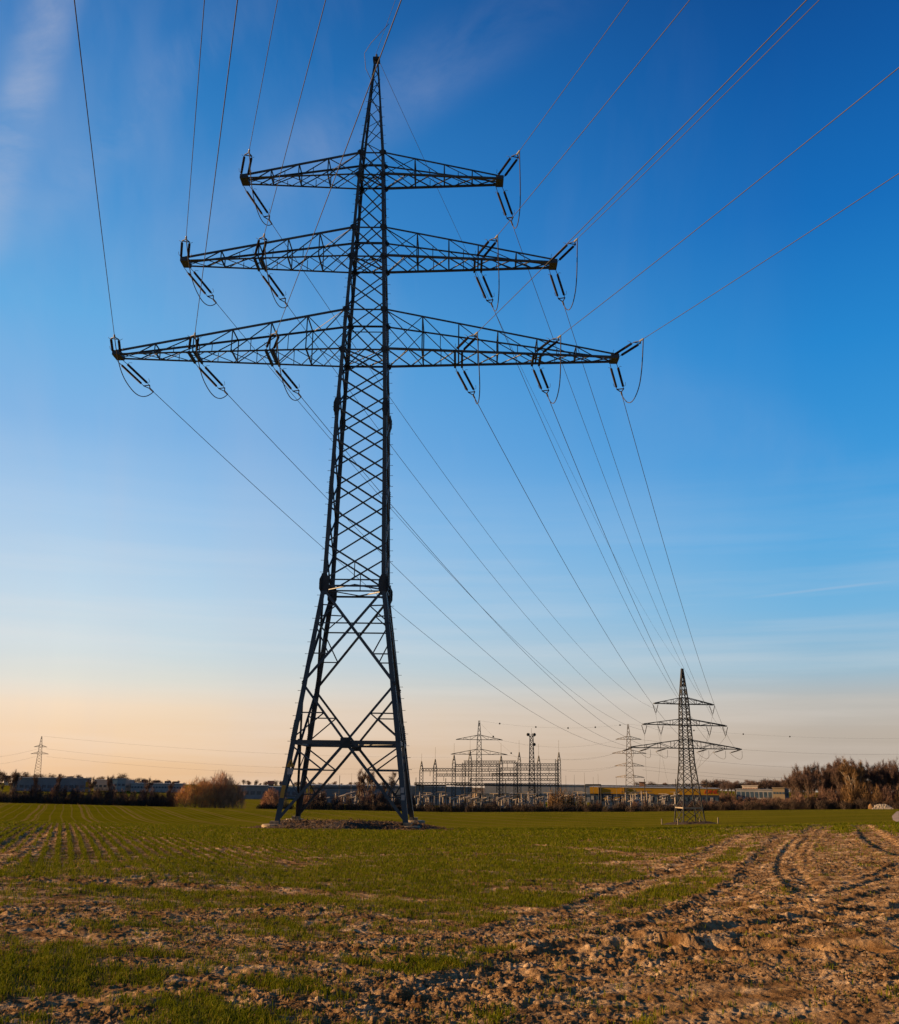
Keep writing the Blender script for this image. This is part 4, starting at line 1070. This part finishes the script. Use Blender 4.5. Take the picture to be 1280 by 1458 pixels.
# switchgear: posts with insulator columns, transformers, cabinets
def unit(kind):
    """list of (part, mesh) for one kind of switchgear, built at the origin"""
    out = []
    def keep(m, nm, mt):
        o = m.build(nm, mt); me = o.data; bpy.data.objects.remove(o); out.append((nm, me))
    if kind == 'post':
        keep(MB().beam((0, 0, 0), (0, 0, 2.8), .26), 'support_post', CONC_D)
        keep(MB().tube([(0, 0, 2.8 + i * .14) for i in range(17)], [.12 if i % 2 else .24 for i in range(17)], 8), 'insulator_column', INSUL_P)
        keep(MB().beam((-1.3, 0, 5.1), (1.3, 0, 5.1), .16), 'busbar_clamp', GALV2)
    elif kind == 'breaker':
        keep(MB().box((0, 0, .9), 1.0, 1.2, 1.8), 'cabinet', HALLW)
        keep(MB().tube([(0, 0, 1.8 + i * .15) for i in range(14)], [.16 if i % 2 else .30 for i in range(14)], 8), 'insulator_column', INSUL_P)
        keep(MB().tube([(-1.2, 0, 3.8), (1.2, 0, 4.4)], .24, 8), 'interrupter', INSUL_P)
    elif kind == 'switch':
        keep(MB().beam((-1.4, 0, 0), (-1.4, 0, 2.4), .3).beam((1.4, 0, 0), (1.4, 0, 2.4), .3).beam((-1.7, 0, 2.45), (1.7, 0, 2.45), .3), 'frame', GALV)
        for s in (-1, 1): keep(MB().tube([(s * 1.3, 0, 2.6 + i * .14) for i in range(15)], [.12 if i % 2 else .25 for i in range(15)], 8), 'insulator_column', INSUL)
        keep(MB().beam((-1.3, 0, 4.7), (1.5, 0, 4.9), .14), 'blade_arm', GALV2)
    else:
        keep(MB().box((0, 0, 1.9), 5.2, 2.6, 3.2), 'tank', HALLB)
        m = MB()
        for i in range(8): m.box((-2.3 + i * .65, -1.75, 1.9), .22, .8, 2.5)
        keep(m, 'radiator', HALLW)
        for x in (-1.5, 0, 1.5): keep(MB().tube([(x, 0, 3.5), (x * 1.15, 0, 5.4)], [.26, .16], 8), 'bushing', INSUL_P)
        keep(MB().tube([(-2.4, .6, 4.3), (2.0, .6, 4.3)], .45, 10), 'oil_tank', HALLB)
        keep(MB().box((0, 0, .15), 6, 3.4, .3), 'plinth', CONC)
    return out
UNITS = {k: unit(k) for k in ('post', 'breaker', 'switch', 'transformer')}
def place(parts, name, loc, rz, sc, label, cat, group):
    root = empty(name, loc, rz, label, cat, group)
    for nm, me in parts:
        o = bpy.data.objects.new(nm, me); col.objects.link(o); o.parent = root
    root.scale = sc if hasattr(sc, '__len__') else (sc, sc, sc)
    return root
ULAB = {'post': ('busbar_support', 'pale insulator column on a post in the substation yard', 'insulator post', 'busbar supports of the substation'),
        'breaker': ('circuit_breaker', 'pale T shaped circuit breaker on a cabinet in the substation yard', 'circuit breaker', 'circuit breakers of the substation'),
        'switch': ('disconnector', 'twin column disconnector switch on a steel frame in the substation yard', 'switch', 'disconnectors of the substation')}
for i in range(190):
    px = rnd.uniform(596, 832) if i < 120 else rnd.uniform(855, 965) if i < 160 else rnd.uniform(455, 575); r = rnd.uniform(522, 590)
    k = rnd.choice(['post', 'post', 'breaker', 'switch']); nm, lb, ca, gr = ULAB[k]
    place(UNITS[k], nm, gp(px, r), -az_of(px) + rnd.uniform(-.3, .3), rnd.uniform(1.2, 2.0), lb, ca, gr)
for px, r, lb in ((657, 548, 'bulky grey transformer left of the substation pylon'), (744, 552, 'bulky grey transformer below the radio mast'), (905, 556, 'bulky grey transformer before the yellow hall'), (543, 560, 'bulky grey transformer seen between the big pylon legs')):
    place(UNITS['transformer'], 'transformer', gp(px, r), -az_of(px) + .2, 1.25, lb, 'transformer', None)

# ---------------------------------------------------------------- buildings
def hall(px0, px1, yt, r, depth, wall, label, roof=BROOF, nwin=0, wmat=GLASS, winh=1.6, winz=.45, name='industrial_hall', pitch=0.0, eave=.5, band=None):
    a, b = gp(px0, r), gp(px1, r); o0 = a.copy(); d = (b - a); d.z = 0; Ln = d.length; ang = math.atan2(d.y, d.x)
    h = zat((px0 + px1) / 2, yt, r) - min(a.z, b.z) ; z0 = min(a.z, b.z) - 1; o0.z = z0; h += 1
    root = empty(name, o0, ang, label, 'building'); root['kind'] = 'thing'
    MB().box((Ln / 2, depth / 2, h / 2), Ln, depth, h).build('wall', wall, root)
    m = MB()
    if pitch: m.add([(-eave, -eave, h), (Ln + eave, -eave, h), (Ln + eave, depth / 2, h + pitch), (-eave, depth / 2, h + pitch), (Ln + eave, depth + eave, h), (-eave, depth + eave, h), (-eave, -eave, h - .25), (Ln + eave, -eave, h - .25), (Ln + eave, depth + eave, h - .25), (-eave, depth + eave, h - .25)],
                    [(0, 1, 2, 3), (3, 2, 4, 5), (0, 6, 7, 1), (4, 8, 9, 5), (1, 7, 8, 4, 2), (0, 3, 5, 9, 6), (6, 9, 8, 7)])
    else: m.box((Ln / 2, depth / 2, h + .2), Ln + 2 * eave, depth + 2 * eave, .4)
    m.build('roof', roof, root)
    for i in range(nwin):
        w = Ln / nwin; MB().box((w * (i + .5), -.06, h * winz + winh / 2), w * .68, .1, winh).build('window', wmat, root)
    if band:
        MB().box((Ln / 2, -.1, band[0]), Ln * .995, .16, band[1]).build('facade_band', band[2], root)
    return root, Ln, h
hall(18, 128, 1108, 860, 30, HALLB, 'long low blue grey hall at the far left edge of the skyline', HALLW, 14, GLASS, 2.2, .35)
hall(133, 190, 1111, 900, 26, HALLW, 'pale hall with dark windows left of the round skyline tree', BROOF, 9, GLASS, 2.0, .4)
hall(156, 166, 1109.5, 880, 10, CREAM, 'small bright white block before the round skyline tree', BROOF, 2, GLASS, 1.8, .5)
hall(166, 178, 1109, 880, 12, HALLW, 'small pale block under the round skyline tree', BROOF, 2, GLASS, 1.8, .5)
hall(121, 126, 1113, 840, 6, YELB, 'small low yellow shed on the left skyline', BROOF, 3, GLASS, 1.6, .4)
hall(186, 263, 1116, 880, 30, HALLW, 'long low white hall with a row of windows left of the big round bush', HALLW, 18, GLASS, 1.4, .55)
hall(338, 382, 1119, 760, 24, HALLB, 'dark blue hall right of the big round bush', BROOF, 5, GLASS, 2.5, .4)
hall(383, 436, 1121, 780, 24, HALLB, 'blue hall behind the left leg of the big pylon', BROOF, 5, GLASS, 2.5, .4)
hall(438, 592, 1119, 700, 45, HALLB, 'long pale blue hall seen between the legs of the big pylon', HALLW, 16, GLASS, 2.2, .3)
hall(440, 446, 1118.5, 690, 8, YELB, 'small yellow unit at the left end of the long pale blue hall', BROOF, 2, GLASS, 1.5, .4)
hall(590, 672, 1121, 690, 30, HALLB, 'blue hall at the left behind the substation', BROOF, 8, GLASS, 2.2, .4)
hall(679, 762, 1130.5, 600, 12, CREAM, 'low cream control building within the substation', CREAM, 13, GLASS, 3.2, .25, name='control_building')
hall(672, 690, 1123, 606, 8, CREAM, 'small bright cream block left in the substation', CREAM, 3, GLASS, 2, .4, name='control_building')
hall(563, 572, 1124, 560, 6, CREAM, 'small sunlit kiosk just left of the big pylon\'s right leg', BROOF, 1, GLASS, 1.5, .4, name='kiosk')
yr, yl, yh = hall(840, 1023.5, 1122, 670, 40, mat('navy_cladding', (.035, .05, .08), .5, 0, .2, .2), 'long low yellow logistics hall with red letters at its right end', HALLW, 0, band=None)
def zy(py): return zat(930, py, 670) - yr.location.z
seg = [(840, 853, YELB), (854, 886, YELB), (887, 890, YELB), (891, 1023, YELB)]
for xa, xb, mt in seg:
    u0, u1 = (xa - 840) / 183.5 * yl, (xb - 840) / 183.5 * yl
    MB().box(((u0 + u1) / 2, -.12 - (.5 if xa in (840, 887) else 0), (zy(1121.8) + zy(1131)) / 2), u1 - u0, .2 + (1.0 if xa in (840, 887) else 0), zy(1121.8) - zy(1131)).build('facade_panel', mt, yr)
for i in range(26):
    MB().box(((i + .5) / 26 * yl, -.08, zy(1137)), yl / 26 * .6, .12, 2.4).build('dock_door', GLASS if i % 3 else HALLW, yr)
cu = bpy.data.curves.new('lettering', 'FONT'); cu.body = 'DHL'; cu.size = 3.3; cu.extrude = .06; cu.shear = .35; cu.align_x = 'CENTER'; cu.align_y = 'CENTER'
tmp = bpy.data.objects.new('lettering', cu); col.objects.link(tmp); bpy.context.view_layer.update()
me = bpy.data.meshes.new_from_object(tmp.evaluated_get(bpy.context.evaluated_depsgraph_get())); bpy.data.objects.remove(tmp)
me.materials.clear(); me.materials.append(RED)
lt = bpy.data.objects.new('red_lettering', me); col.objects.link(lt); lt.parent = yr; lt.location = ((1012 - 840) / 183.5 * yl, -.32, (zy(1122) + zy(1131)) / 2); lt.rotation_euler = (R(90), 0, 0); lt.scale = (1.35, 1, 1)
for px, r, lb in ((866, 650, 'first'), (872, 650, 'second'), (879, 650, 'third'), (886, 650, 'fourth')):
    g = gp(px, r); root = empty('parked_van', (g.x, g.y, zat(px, 1140.5, r)), -az_of(px), 'small yellow van parked before the yellow hall', 'van', 'yellow vans before the hall')
    MB().prism((-.0, -1, 0), (0, 1, 0), Vector((1, 0, 0)), Vector((0, 0, 1)), [(-2.4, .4), (2.3, .4), (2.5, 1.2), (1.6, 2.3), (-2.4, 2.4)]).build('body', YELB, root)
    MB().box((.6, -1.01, 1.7), 1.0, .05, .6).build('window', GLASS, root)
    for x in (-1.5, 1.5): MB().lathe((x, -1.05, .35), [(.02, 0), (.38, 0), (.38, .25), (.02, .25)], 12, Vector((0, 1, 0))).build('wheel', BLACK, root)
hall(910.5, 919.5, 1114, 720, 6, BRICK, 'small brown block rising above the yellow hall roof', ROOFR, 2, GLASS, 2, .7, name='brick_block')
hall(1048, 1118, 1124.5, 800, 22, HALLW, 'glass fronted pale building right of the yellow hall', HALLW, 11, GLASS, 4.2, .38, name='office_building')
hall(1057, 1079, 1119, 806, 14, CREAM, 'sunlit cream upper storey on the glass fronted building', CREAM, 6, BRICK, 1.4, .75, name='office_building')
hall(1100, 1117, 1122, 785, 10, CONC, 'grey banded office block at the right end of the glass fronted building', CONC, 4, GLASS, 1.4, .6, name='office_building')
hall(1114.5, 1123, 1123, 795, 10, HALLB, 'small dark blue annex beside the trees on the right', BROOF, 2, GLASS, 2.0, .5, name='office_building')
hall(690, 1000, 1118.5, 770, 40, HALLW, 'very long low pale roofed hall behind the substation and the yellow hall', HALLW, 40, GLASS, 2.0, .4)
house_px = [(8, 1106), (30, 1107), (98, 1107), (112, 1107.5), (205, 1112), (222, 1112.5), (238, 1113.5), (250, 1114), (385, 1113), (402, 1114), (432, 1114)]
for i, (px, yt) in enumerate(house_px):
    hall(px - 4, px + 4, yt + 3, 1050, 9, (CREAM, HALLW, BRICK)[i % 3], f'tiny {("cream", "white", "brick")[i % 3]} house on the skyline, {ord_(i)} from the left', ROOFR, 3, GLASS, 1.3, .55, name='house', pitch=3.0)

# ---------------------------------------------------------------- trees and shrubs
def twig_strips(m, p, d, ln, w, bend, rg):
    p = Vector(p); d = Vector(d).normalized(); s = d.cross(Vector((rg.uniform(-1, 1), rg.uniform(-1, 1), rg.uniform(-.3, .3)))).normalized() * w / 2
    q = p + d * ln * .5; d2 = (d + Vector(bend)).normalized(); e = q + d2 * ln * .5
    m.add([p - s, p + s, q + s * .8, q - s * .8, e], [(0, 1, 2, 3), (3, 2, 4)])
def tree_parts(seed, Ht, spread, ntw, bark, twig, trunk_frac=.3, up=.55, tw=.075, limbs=9):
    rg = random.Random(seed); tr = MB(); tw_ = MB()
    def grow(p, d, ln, r, lev):
        pts = [Vector(p)]; dd = Vector(d).normalized(); n = 3
        for i in range(n):
            dd = (dd + Vector((rg.gauss(0, .13), rg.gauss(0, .13), .10 * up))).normalized(); pts.append(pts[-1] + dd * ln / n)
        tr.tube(pts, [r, r * .85, r * .7, r * .5], 5 if lev < 2 else 3)
        if lev < 3:
            for k in range(limbs if lev == 0 else (5 if lev == 1 else 3)):
                t = rg.uniform(trunk_frac, 1) if lev == 0 else rg.uniform(.3, 1)
                i = min(n - 1, int(t * n)); q = pts[i].lerp(pts[i + 1], t * n - i)
                a = rg.uniform(0, 2 * math.pi); out = Vector((math.cos(a), math.sin(a), 0))
                nd_ = (dd * .55 + out * spread * rg.uniform(.6, 1.2) + Vector((0, 0, up * .5))).normalized()
                grow(q, nd_, ln * rg.uniform(.36, .55) * (1.15 - .35 * (t if lev == 0 else .5)), r * (.42 if lev == 0 else .5), lev + 1)
        if lev >= 1:
            for k in range(int(ntw / (9 if lev == 1 else 4 if lev == 2 else 1.3) / limbs / 3)):
                t = rg.random(); i = min(n - 1, int(t * n)); q = pts[i].lerp(pts[i + 1], t * n - i)
                v = Vector((rg.gauss(0, .8), rg.gauss(0, .8), rg.gauss(.45, .5)))
                twig_strips(tw_, q, (dd * .5 + v), Ht * rg.uniform(.05, .11), tw, (rg.gauss(0, .3), rg.gauss(0, .3), .3), rg)
    grow((0, 0, -.3), (rg.gauss(0, .04), rg.gauss(0, .04), 1), Ht * .72, Ht * .018, 0)
    out = []
    for m, nm, mt in ((tr, 'trunk', bark), (tw_, 'crown', twig)):
        o = m.build(nm, mt); me = o.data; bpy.data.objects.remove(o); out.append((nm, me))
    return out
def shrub_parts(seed, rx, h, ntw, stem_mat, twig, tw=.10, dome=0):
    """many stems rising from a wide base, each carrying twigs: an uneven dome"""
    rg = random.Random(seed); st_ = MB(); m = MB()
    lob = [(rg.uniform(-.55, .55) * rx, rg.uniform(-.45, .45) * rx, rg.uniform(.7, 1.05) * h, rg.uniform(.45, .7) * rx) for _ in range(6)]
    if dome:
        lob = []
        for i in range(dome):
            t = rg.uniform(-.8, .8); u = rg.uniform(-.6, .6); lob.append((t * rx, u * rx, h * math.sqrt(max(.1, 1 - t * t * 1.05)) * rg.uniform(.86, 1.02), rx * rg.uniform(.2, .38)))
    for i in range(26):
        lx, ly, lh, lr = rg.choice(lob); a = rg.uniform(0, 6.283); t = math.sqrt(rg.random())
        p = Vector((lx * .7, ly * .7, -.3)); e = Vector((lx + lr * t * math.cos(a), ly + lr * t * math.sin(a), lh * math.sqrt(max(.05, 1 - t * t * .8)) * rg.uniform(.8, 1.0)))
        mid = p.lerp(e, .5) + Vector((0, 0, h * .1)); st_.tube([p, mid, e], [.09, .06, .02], 3)
    for i in range(ntw):
        lx, ly, lh, lr = rg.choice(lob); a = rg.uniform(0, 6.283); t = math.sqrt(rg.random())
        zmax = lh * math.sqrt(max(.04, 1 - t * t * .92)); zz = zmax * (rg.random() ** .55)
        p = Vector((lx + lr * t * math.cos(a), ly + lr * t * math.sin(a), zz))
        d = Vector((math.cos(a) * t * .8 + rg.gauss(0, .4), math.sin(a) * t * .8 + rg.gauss(0, .4), .9 + rg.gauss(0, .35)))
        twig_strips(m, p - d.normalized() * h * .06, d, h * rg.uniform(.10, .22), tw * rg.uniform(.6, 1.4), (rg.gauss(0, .25), rg.gauss(0, .25), .15), rg)
    out = []
    for mm, nm, mt in ((st_, 'stem', stem_mat), (m, 'twigs', twig)):
        o = mm.build(nm, mt); me = o.data; bpy.data.objects.remove(o); out.append((nm, me))
    return out
SHR = {'brown': [shrub_parts(10 + i, 3.0, 5.0, 1100, BARK, TWIG) for i in range(3)],
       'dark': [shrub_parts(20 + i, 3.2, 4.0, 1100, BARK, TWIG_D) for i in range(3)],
       'gold': [shrub_parts(30 + i, 3.4, 6.0, 1200, BARK, TWIG_G) for i in range(3)],
       'russet': [shrub_parts(40 + i, 3.4, 5.0, 1200, BARK, TWIG_R) for i in range(3)]}
BUSH_G = mat('golden_bush_twigs', (.50, .28, .11), .95, 0, .35, .35); BUSH_R = mat('reddish_bush_twigs', (.40, .22, .13), .95, 0, .35, .35)
BIG = [shrub_parts(61, 9.0, 13.0, 6500, BARK, BUSH_G, .10, 24), shrub_parts(62, 9.0, 13.5, 6500, BARK, BUSH_R, .10, 24)]
TRE = [tree_parts(70 + i, 18, .45, 800, BARK, TWIG, .3, .9, .05) for i in range(5)]
TREG = [tree_parts(80 + i, 18, .42, 800, BARK_P, TWIG_G, .2, .85, .05) for i in range(2)]
BIRCH = [tree_parts(90 + i, 13, .4, 420, BARK_P, TWIG, .35, .9, .045, 6) for i in range(3)]
ROUND = tree_parts(97, 14, .9, 2200, BARK, TWIG, .32, .5, .08, 10)
def conifer_parts(seed):
    rg = random.Random(seed); tr = MB().tube([(0, 0, -.3), (0, 0, 11.5)], [.25, .04], 6); m = MB()
    for i in range(900):
        z = 1.2 + 10.6 * rg.random() ** 1.2; rad = (12 - z) * .25 * rg.uniform(.4, 1); a = rg.uniform(0, 6.283)
        p = Vector((math.cos(a) * rad * .3, math.sin(a) * rad * .3, z)); d = Vector((math.cos(a), math.sin(a), -.25 + rg.gauss(0, .2)))
        twig_strips(m, p, d, rad * .9 + .3, .4, (0, 0, -.2), rg)
    out = []
    for mm, nm, mt in ((tr, 'trunk', BARK), (m, 'crown', EVERG)):
        o = mm.build(nm, mt); me = o.data; bpy.data.objects.remove(o); out.append((nm, me))
    return out
def crown_tree_parts(seed, twig):
    """a far-off tree: short trunk, uneven crown of many fine twigs; 10 units tall"""
    rg = random.Random(seed); tr = MB().tube([(0, 0, -.5), (rg.gauss(0, .1), 0, 5), (rg.gauss(0, .3), 0, 8)], [.28, .2, .05], 5); m = MB()
    lob = [(rg.uniform(-1.9, 1.9), rg.uniform(-1.5, 1.5), rg.uniform(4.2, 7.8), rg.uniform(1.3, 2.3)) for _ in range(9)]
    for x, y, z, r_ in lob: tr.tube([(0, 0, 2.2), (x * .6, y * .6, z * .8), (x, y, z)], [.12, .08, .02], 3)
    for i in range(900):
        x, y, z, r_ = rg.choice(lob); d = Vector((rg.gauss(0, 1), rg.gauss(0, 1), rg.gauss(.3, 1))).normalized(); p = Vector((x, y, z)) + d * r_ * rg.random() ** .5
        twig_strips(m, p, d + Vector((0, 0, .5)), rg.uniform(.5, 1.1), .12, (0, 0, .2), rg)
    out = []
    for mm, nm, mt in ((tr, 'trunk', BARK), (m, 'crown', twig)):
        o = mm.build(nm, mt); me = o.data; bpy.data.objects.remove(o); out.append((nm, me))
    return out
FART = [crown_tree_parts(300 + i, TWIG_D if i % 2 else TWIG) for i in range(5)]
CONI = [conifer_parts(3), conifer_parts(4)]
def shrub(kind, px, r, hpx, wpx, label, group, name='bare_shrub'):
    v = rnd.choice(SHR[kind]); base = {'brown': (3.0, 5.0), 'dark': (3.2, 4.0), 'gold': (3.4, 6.0), 'russet': (3.4, 5.0)}[kind]; m_ = mpp(px, r)
    g = gp(px, r); g.z -= .3
    place(v, name, g, rnd.uniform(0, 6.28), (wpx * m_ / 2 / base[0], wpx * m_ / 2 / base[0], hpx * m_ / base[1]), label, 'shrub', group)
def tree(parts, Hm, px, r, hpx, label, group, name='bare_tree', wide=1.0):
    m_ = mpp(px, r); s = hpx * m_ / Hm; place(parts, name, gp(px, r), rnd.uniform(0, 6.28), (s * wide, s * wide, s), label, 'tree', group)
# left hedge
for i in range(34):
    px = -22 + i * 8.2 + rnd.uniform(-2, 2)
    shrub('brown' if rnd.random() < .8 else 'russet', px, 512 + rnd.uniform(0, 10), rnd.uniform(20, 30) * (1.0 if px > 10 else .8), rnd.uniform(14, 20), 'bare brown shrub in the tall hedge along the far field on the left', 'shrubs of the left hedge')
for i in range(26):
    px = -22 + i * 10.6 + rnd.uniform(-2, 2)
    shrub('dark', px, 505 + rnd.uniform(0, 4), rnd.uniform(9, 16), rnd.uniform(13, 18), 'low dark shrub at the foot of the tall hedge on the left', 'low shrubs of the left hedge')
for px, hp in ((2, 40), (12, 36), (-12, 42)):
    tree(rnd.choice(BIRCH), 13, px, 520, hp, 'thin pale bare tree rising at the left frame edge', 'thin trees at the left edge')
for px, hp in ((20, 37), (52, 31), (84, 35), (131, 30), (158, 33), (212, 31), (239, 28)):
    tree(rnd.choice(TRE), 18, px, 520, hp + 4, 'slender bare tree growing inside the left hedge', 'trees inside the left hedge')
m_ = mpp(290, 505)
place(BIG[0], 'round_bush', gp(283, 508), .4, (m_ * 33 / 9, m_ * 24 / 9, m_ * 44 / 13), 'large rounded golden bush at the end of the left hedge, its left half', 'bush', None)
place(BIG[1], 'round_bush', gp(316, 511), .2, (m_ * 33 / 9, m_ * 26 / 9, m_ * 51 / 13.5), 'large rounded reddish bush joined to the right of the golden bush', 'bush', None)
place(BIG[1], 'round_bush', gp(391, 525), 4.0, (m_ * 21 / 9, m_ * 21 / 9, m_ * 30 / 13.5), 'smaller rounded reddish bush behind the left leg of the big pylon', 'bush', None)
# low dark hedge in front of the substation
for i in range(86):
    px = 372 + i * 8.9 + rnd.uniform(-2, 2)
    if px > 1140: break
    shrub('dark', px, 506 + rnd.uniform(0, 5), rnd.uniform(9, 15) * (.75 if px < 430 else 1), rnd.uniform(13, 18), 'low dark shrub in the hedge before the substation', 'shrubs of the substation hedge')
for i in range(30):
    px = rnd.uniform(430, 590); shrub(rnd.choice(['brown', 'brown', 'russet']), px, 514 + rnd.uniform(0, 6), rnd.uniform(18, 32), rnd.uniform(9, 15), 'thin brown shrub behind the hedge between the big pylon legs', 'shrubs between the pylon legs')
for i in range(16):
    px = rnd.uniform(470, 585); tree(rnd.choice(BIRCH), 13, px, 520 + rnd.uniform(0, 6), rnd.uniform(28, 52) if 505 < px < 572 else rnd.uniform(20, 30), 'thin pale stemmed bare tree behind the big pylon legs', 'thin trees behind the pylon legs')
for i in range(44):
    px = rnd.uniform(600, 1000); shrub(rnd.choice(['brown', 'russet']), px, 514 + rnd.uniform(0, 5), rnd.uniform(9, 19), rnd.uniform(8, 14), 'thin brown shrub along the substation fence', 'shrubs along the substation')
for px, hp, w in ((788, 32, 20), (800, 34, 18), (815, 30, 16), (826, 26, 14)):
    shrub('gold', px, 515 + rnd.uniform(0, 3), hp, w, 'olive brown tall shrub right of the gantry masts', 'tall shrubs right of the masts')
for i in range(24):
    px = 1000 + i * 6.2 + rnd.uniform(-2, 2); shrub('russet', px, 513 + rnd.uniform(0, 6), rnd.uniform(13, 18), rnd.uniform(12, 18), 'russet shrub in the hedge right of the smaller pylon', 'shrubs right of the smaller pylon')
# wood on the right
for i in range(62):
    px = 1126 + i * 2.9 + rnd.uniform(-3, 3); hp = np.interp(px, [1120, 1135, 1160, 1205, 1235, 1300], [40, 54, 55, 62, 60, 58]) * rnd.uniform(.88, 1.05)
    tree(rnd.choice(TRE), 18, px, 520 + rnd.uniform(0, 22), hp, 'tall bare brown tree in the wood on the right', 'bare trees of the right wood', wide=.8)
for px, hp in ((1207, 60), (1216, 66), (1226, 62)):
    tree(rnd.choice(TREG), 18, px, 514, hp, 'tall golden bare tree standing out above the wood on the right', 'golden trees of the right wood')
for i in range(40):
    px = 1126 + i * 4.5 + rnd.uniform(-3, 3); shrub('gold' if 1195 < px < 1235 or rnd.random() < .25 else 'russet', px, 511 + rnd.uniform(0, 5), np.interp(px, [1120, 1150, 1220, 1300], [20, 28, 40, 34]) * rnd.uniform(.75, 1.05), rnd.uniform(16, 24), 'russet shrub along the front of the wood on the right', 'shrubs before the right wood')
for i in range(24):
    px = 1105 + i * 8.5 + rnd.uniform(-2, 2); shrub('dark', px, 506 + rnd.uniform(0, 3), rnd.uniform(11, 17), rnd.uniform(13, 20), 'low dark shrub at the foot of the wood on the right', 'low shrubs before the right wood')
# skyline trees
tree(FART[1], 10, 171.5, 950, 23, 'round crowned bare tree standing alone on the left skyline', None, 'round_tree', 1.15)
for px, yt in ((19, 1099), (82, 1100), (152, 1103), (146, 1106), (203, 1111), (246, 1111), (362, 1112)):
    hp = (1118 if px < 300 else 1122) - yt; tree(rnd.choice(CONI), 11.8, px, 980, hp, 'small dark conifer on the skyline', 'skyline conifers', 'conifer', .9)
for i in range(60):
    px = -10 + i * 4.6 + rnd.uniform(-3, 3); tree(rnd.choice(FART), 10, px, 1010 + rnd.uniform(0, 60), np.interp(px, [0, 120, 260], [18, 15, 9]) * rnd.uniform(.6, 1.15), 'small hazy bare tree on the far left skyline', 'far skyline trees on the left', wide=1.2)
for i in range(52):
    px = 345 + i * 5 + rnd.uniform(-4, 4); tree(rnd.choice(FART), 10, px, 1050 + rnd.uniform(0, 60), rnd.uniform(6, 11), 'small hazy bare tree on the skyline behind the big pylon', 'far skyline trees in the middle', wide=1.2)
for i in range(100):
    px = 1002 + i * 2.9 + rnd.uniform(-2, 2); tree(rnd.choice(FART), 10, px, 980 + rnd.uniform(0, 50), rnd.uniform(16, 22) + (2 if px > 1090 else 0), 'small dark tree in the distant wood right of the yellow hall', 'distant wood on the right', wide=1.1)
for i in range(22):
    px = 905 + i * 4.6 + rnd.uniform(-2, 2); tree(rnd.choice(FART), 10, px, 1000 + rnd.uniform(0, 50), rnd.uniform(11, 17), 'small bare tree showing over the yellow hall roof', 'trees behind the yellow hall', wide=1.1)

for i in range(22):
    px = 1020 + i * 5 + rnd.uniform(-2, 2); shrub('russet' if i % 3 else 'brown', px, 730 + rnd.uniform(0, 20), (rnd.uniform(15, 20) if px < 1046 else rnd.uniform(8, 11)), rnd.uniform(9, 13), 'russet shrub in the scrub before the glass fronted building', 'scrub before the glass fronted building')
# rubble pile, dirt track
def rubble():
    g = gp(1254, 500); m = MB(); rg = random.Random(3); root = empty('rubble_pile', g, -az_of(1254), 'pale pile of rubble and sheeting at the field edge on the right', 'rubble pile')
    V = []; n = 18; k = 9
    for i in range(n + 1):
        for j in range(k + 1):
            u, v = i / n, j / k; h = math.sin(math.pi * u) ** .5 * math.sin(math.pi * v) ** .7 * 3.2
            V.append((-5.3 + 10.6 * u + rg.gauss(0, .12), -2.2 + 4.4 * v + rg.gauss(0, .12), h * rg.uniform(.75, 1.05) - .1))
    m.add(V, [(i * (k + 1) + j, (i + 1) * (k + 1) + j, (i + 1) * (k + 1) + j + 1, i * (k + 1) + j + 1) for i in range(n) for j in range(k)]); m.build('sheeting', RUBBLE, root)
    m = MB()
    for i in range(8):
        for j in range(6):
            pass
    V = [(-7.2 + 3.2 * i / 8 + rg.gauss(0, .1), -1.8 + 3.6 * j / 6, math.sin(math.pi * i / 8) ** .6 * math.sin(math.pi * j / 6) ** .6 * 2.9 - .1) for i in range(9) for j in range(7)]
    m.add(V, [(i * 7 + j, (i + 1) * 7 + j, (i + 1) * 7 + j + 1, i * 7 + j + 1) for i in range(8) for j in range(6)]); m.build('straw_end', TWIG_G, root); root.scale = (.85, .85, .8)
rubble()
pts = [(1300, 195), (1288, 230), (1279, 290), (1276, 350), (1282, 420), (1300, 495)]
m = MB(); V = []; Fc = []
for i, (px, r) in enumerate(pts):
    g = gp(px, r); d = gp(*pts[min(i + 1, len(pts) - 1)]) - gp(*pts[max(i - 1, 0)]); s = Vector((d.y, -d.x, 0)).normalized()
    for t in (-2.0, -.7, .7, 2.0):
        c = g + s * t; V.append((c.x, c.y, gz(c.x, c.y) + .12))
m.add(V, [(i * 4 + j, i * 4 + j + 1, i * 4 + j + 5, i * 4 + j + 4) for i in range(len(pts) - 1) for j in range(3)])
o = m.build('dirt_track', mat('track_gravel', (.42, .30, .20), .95, 0, .25, .4)); o['kind'] = 'structure'
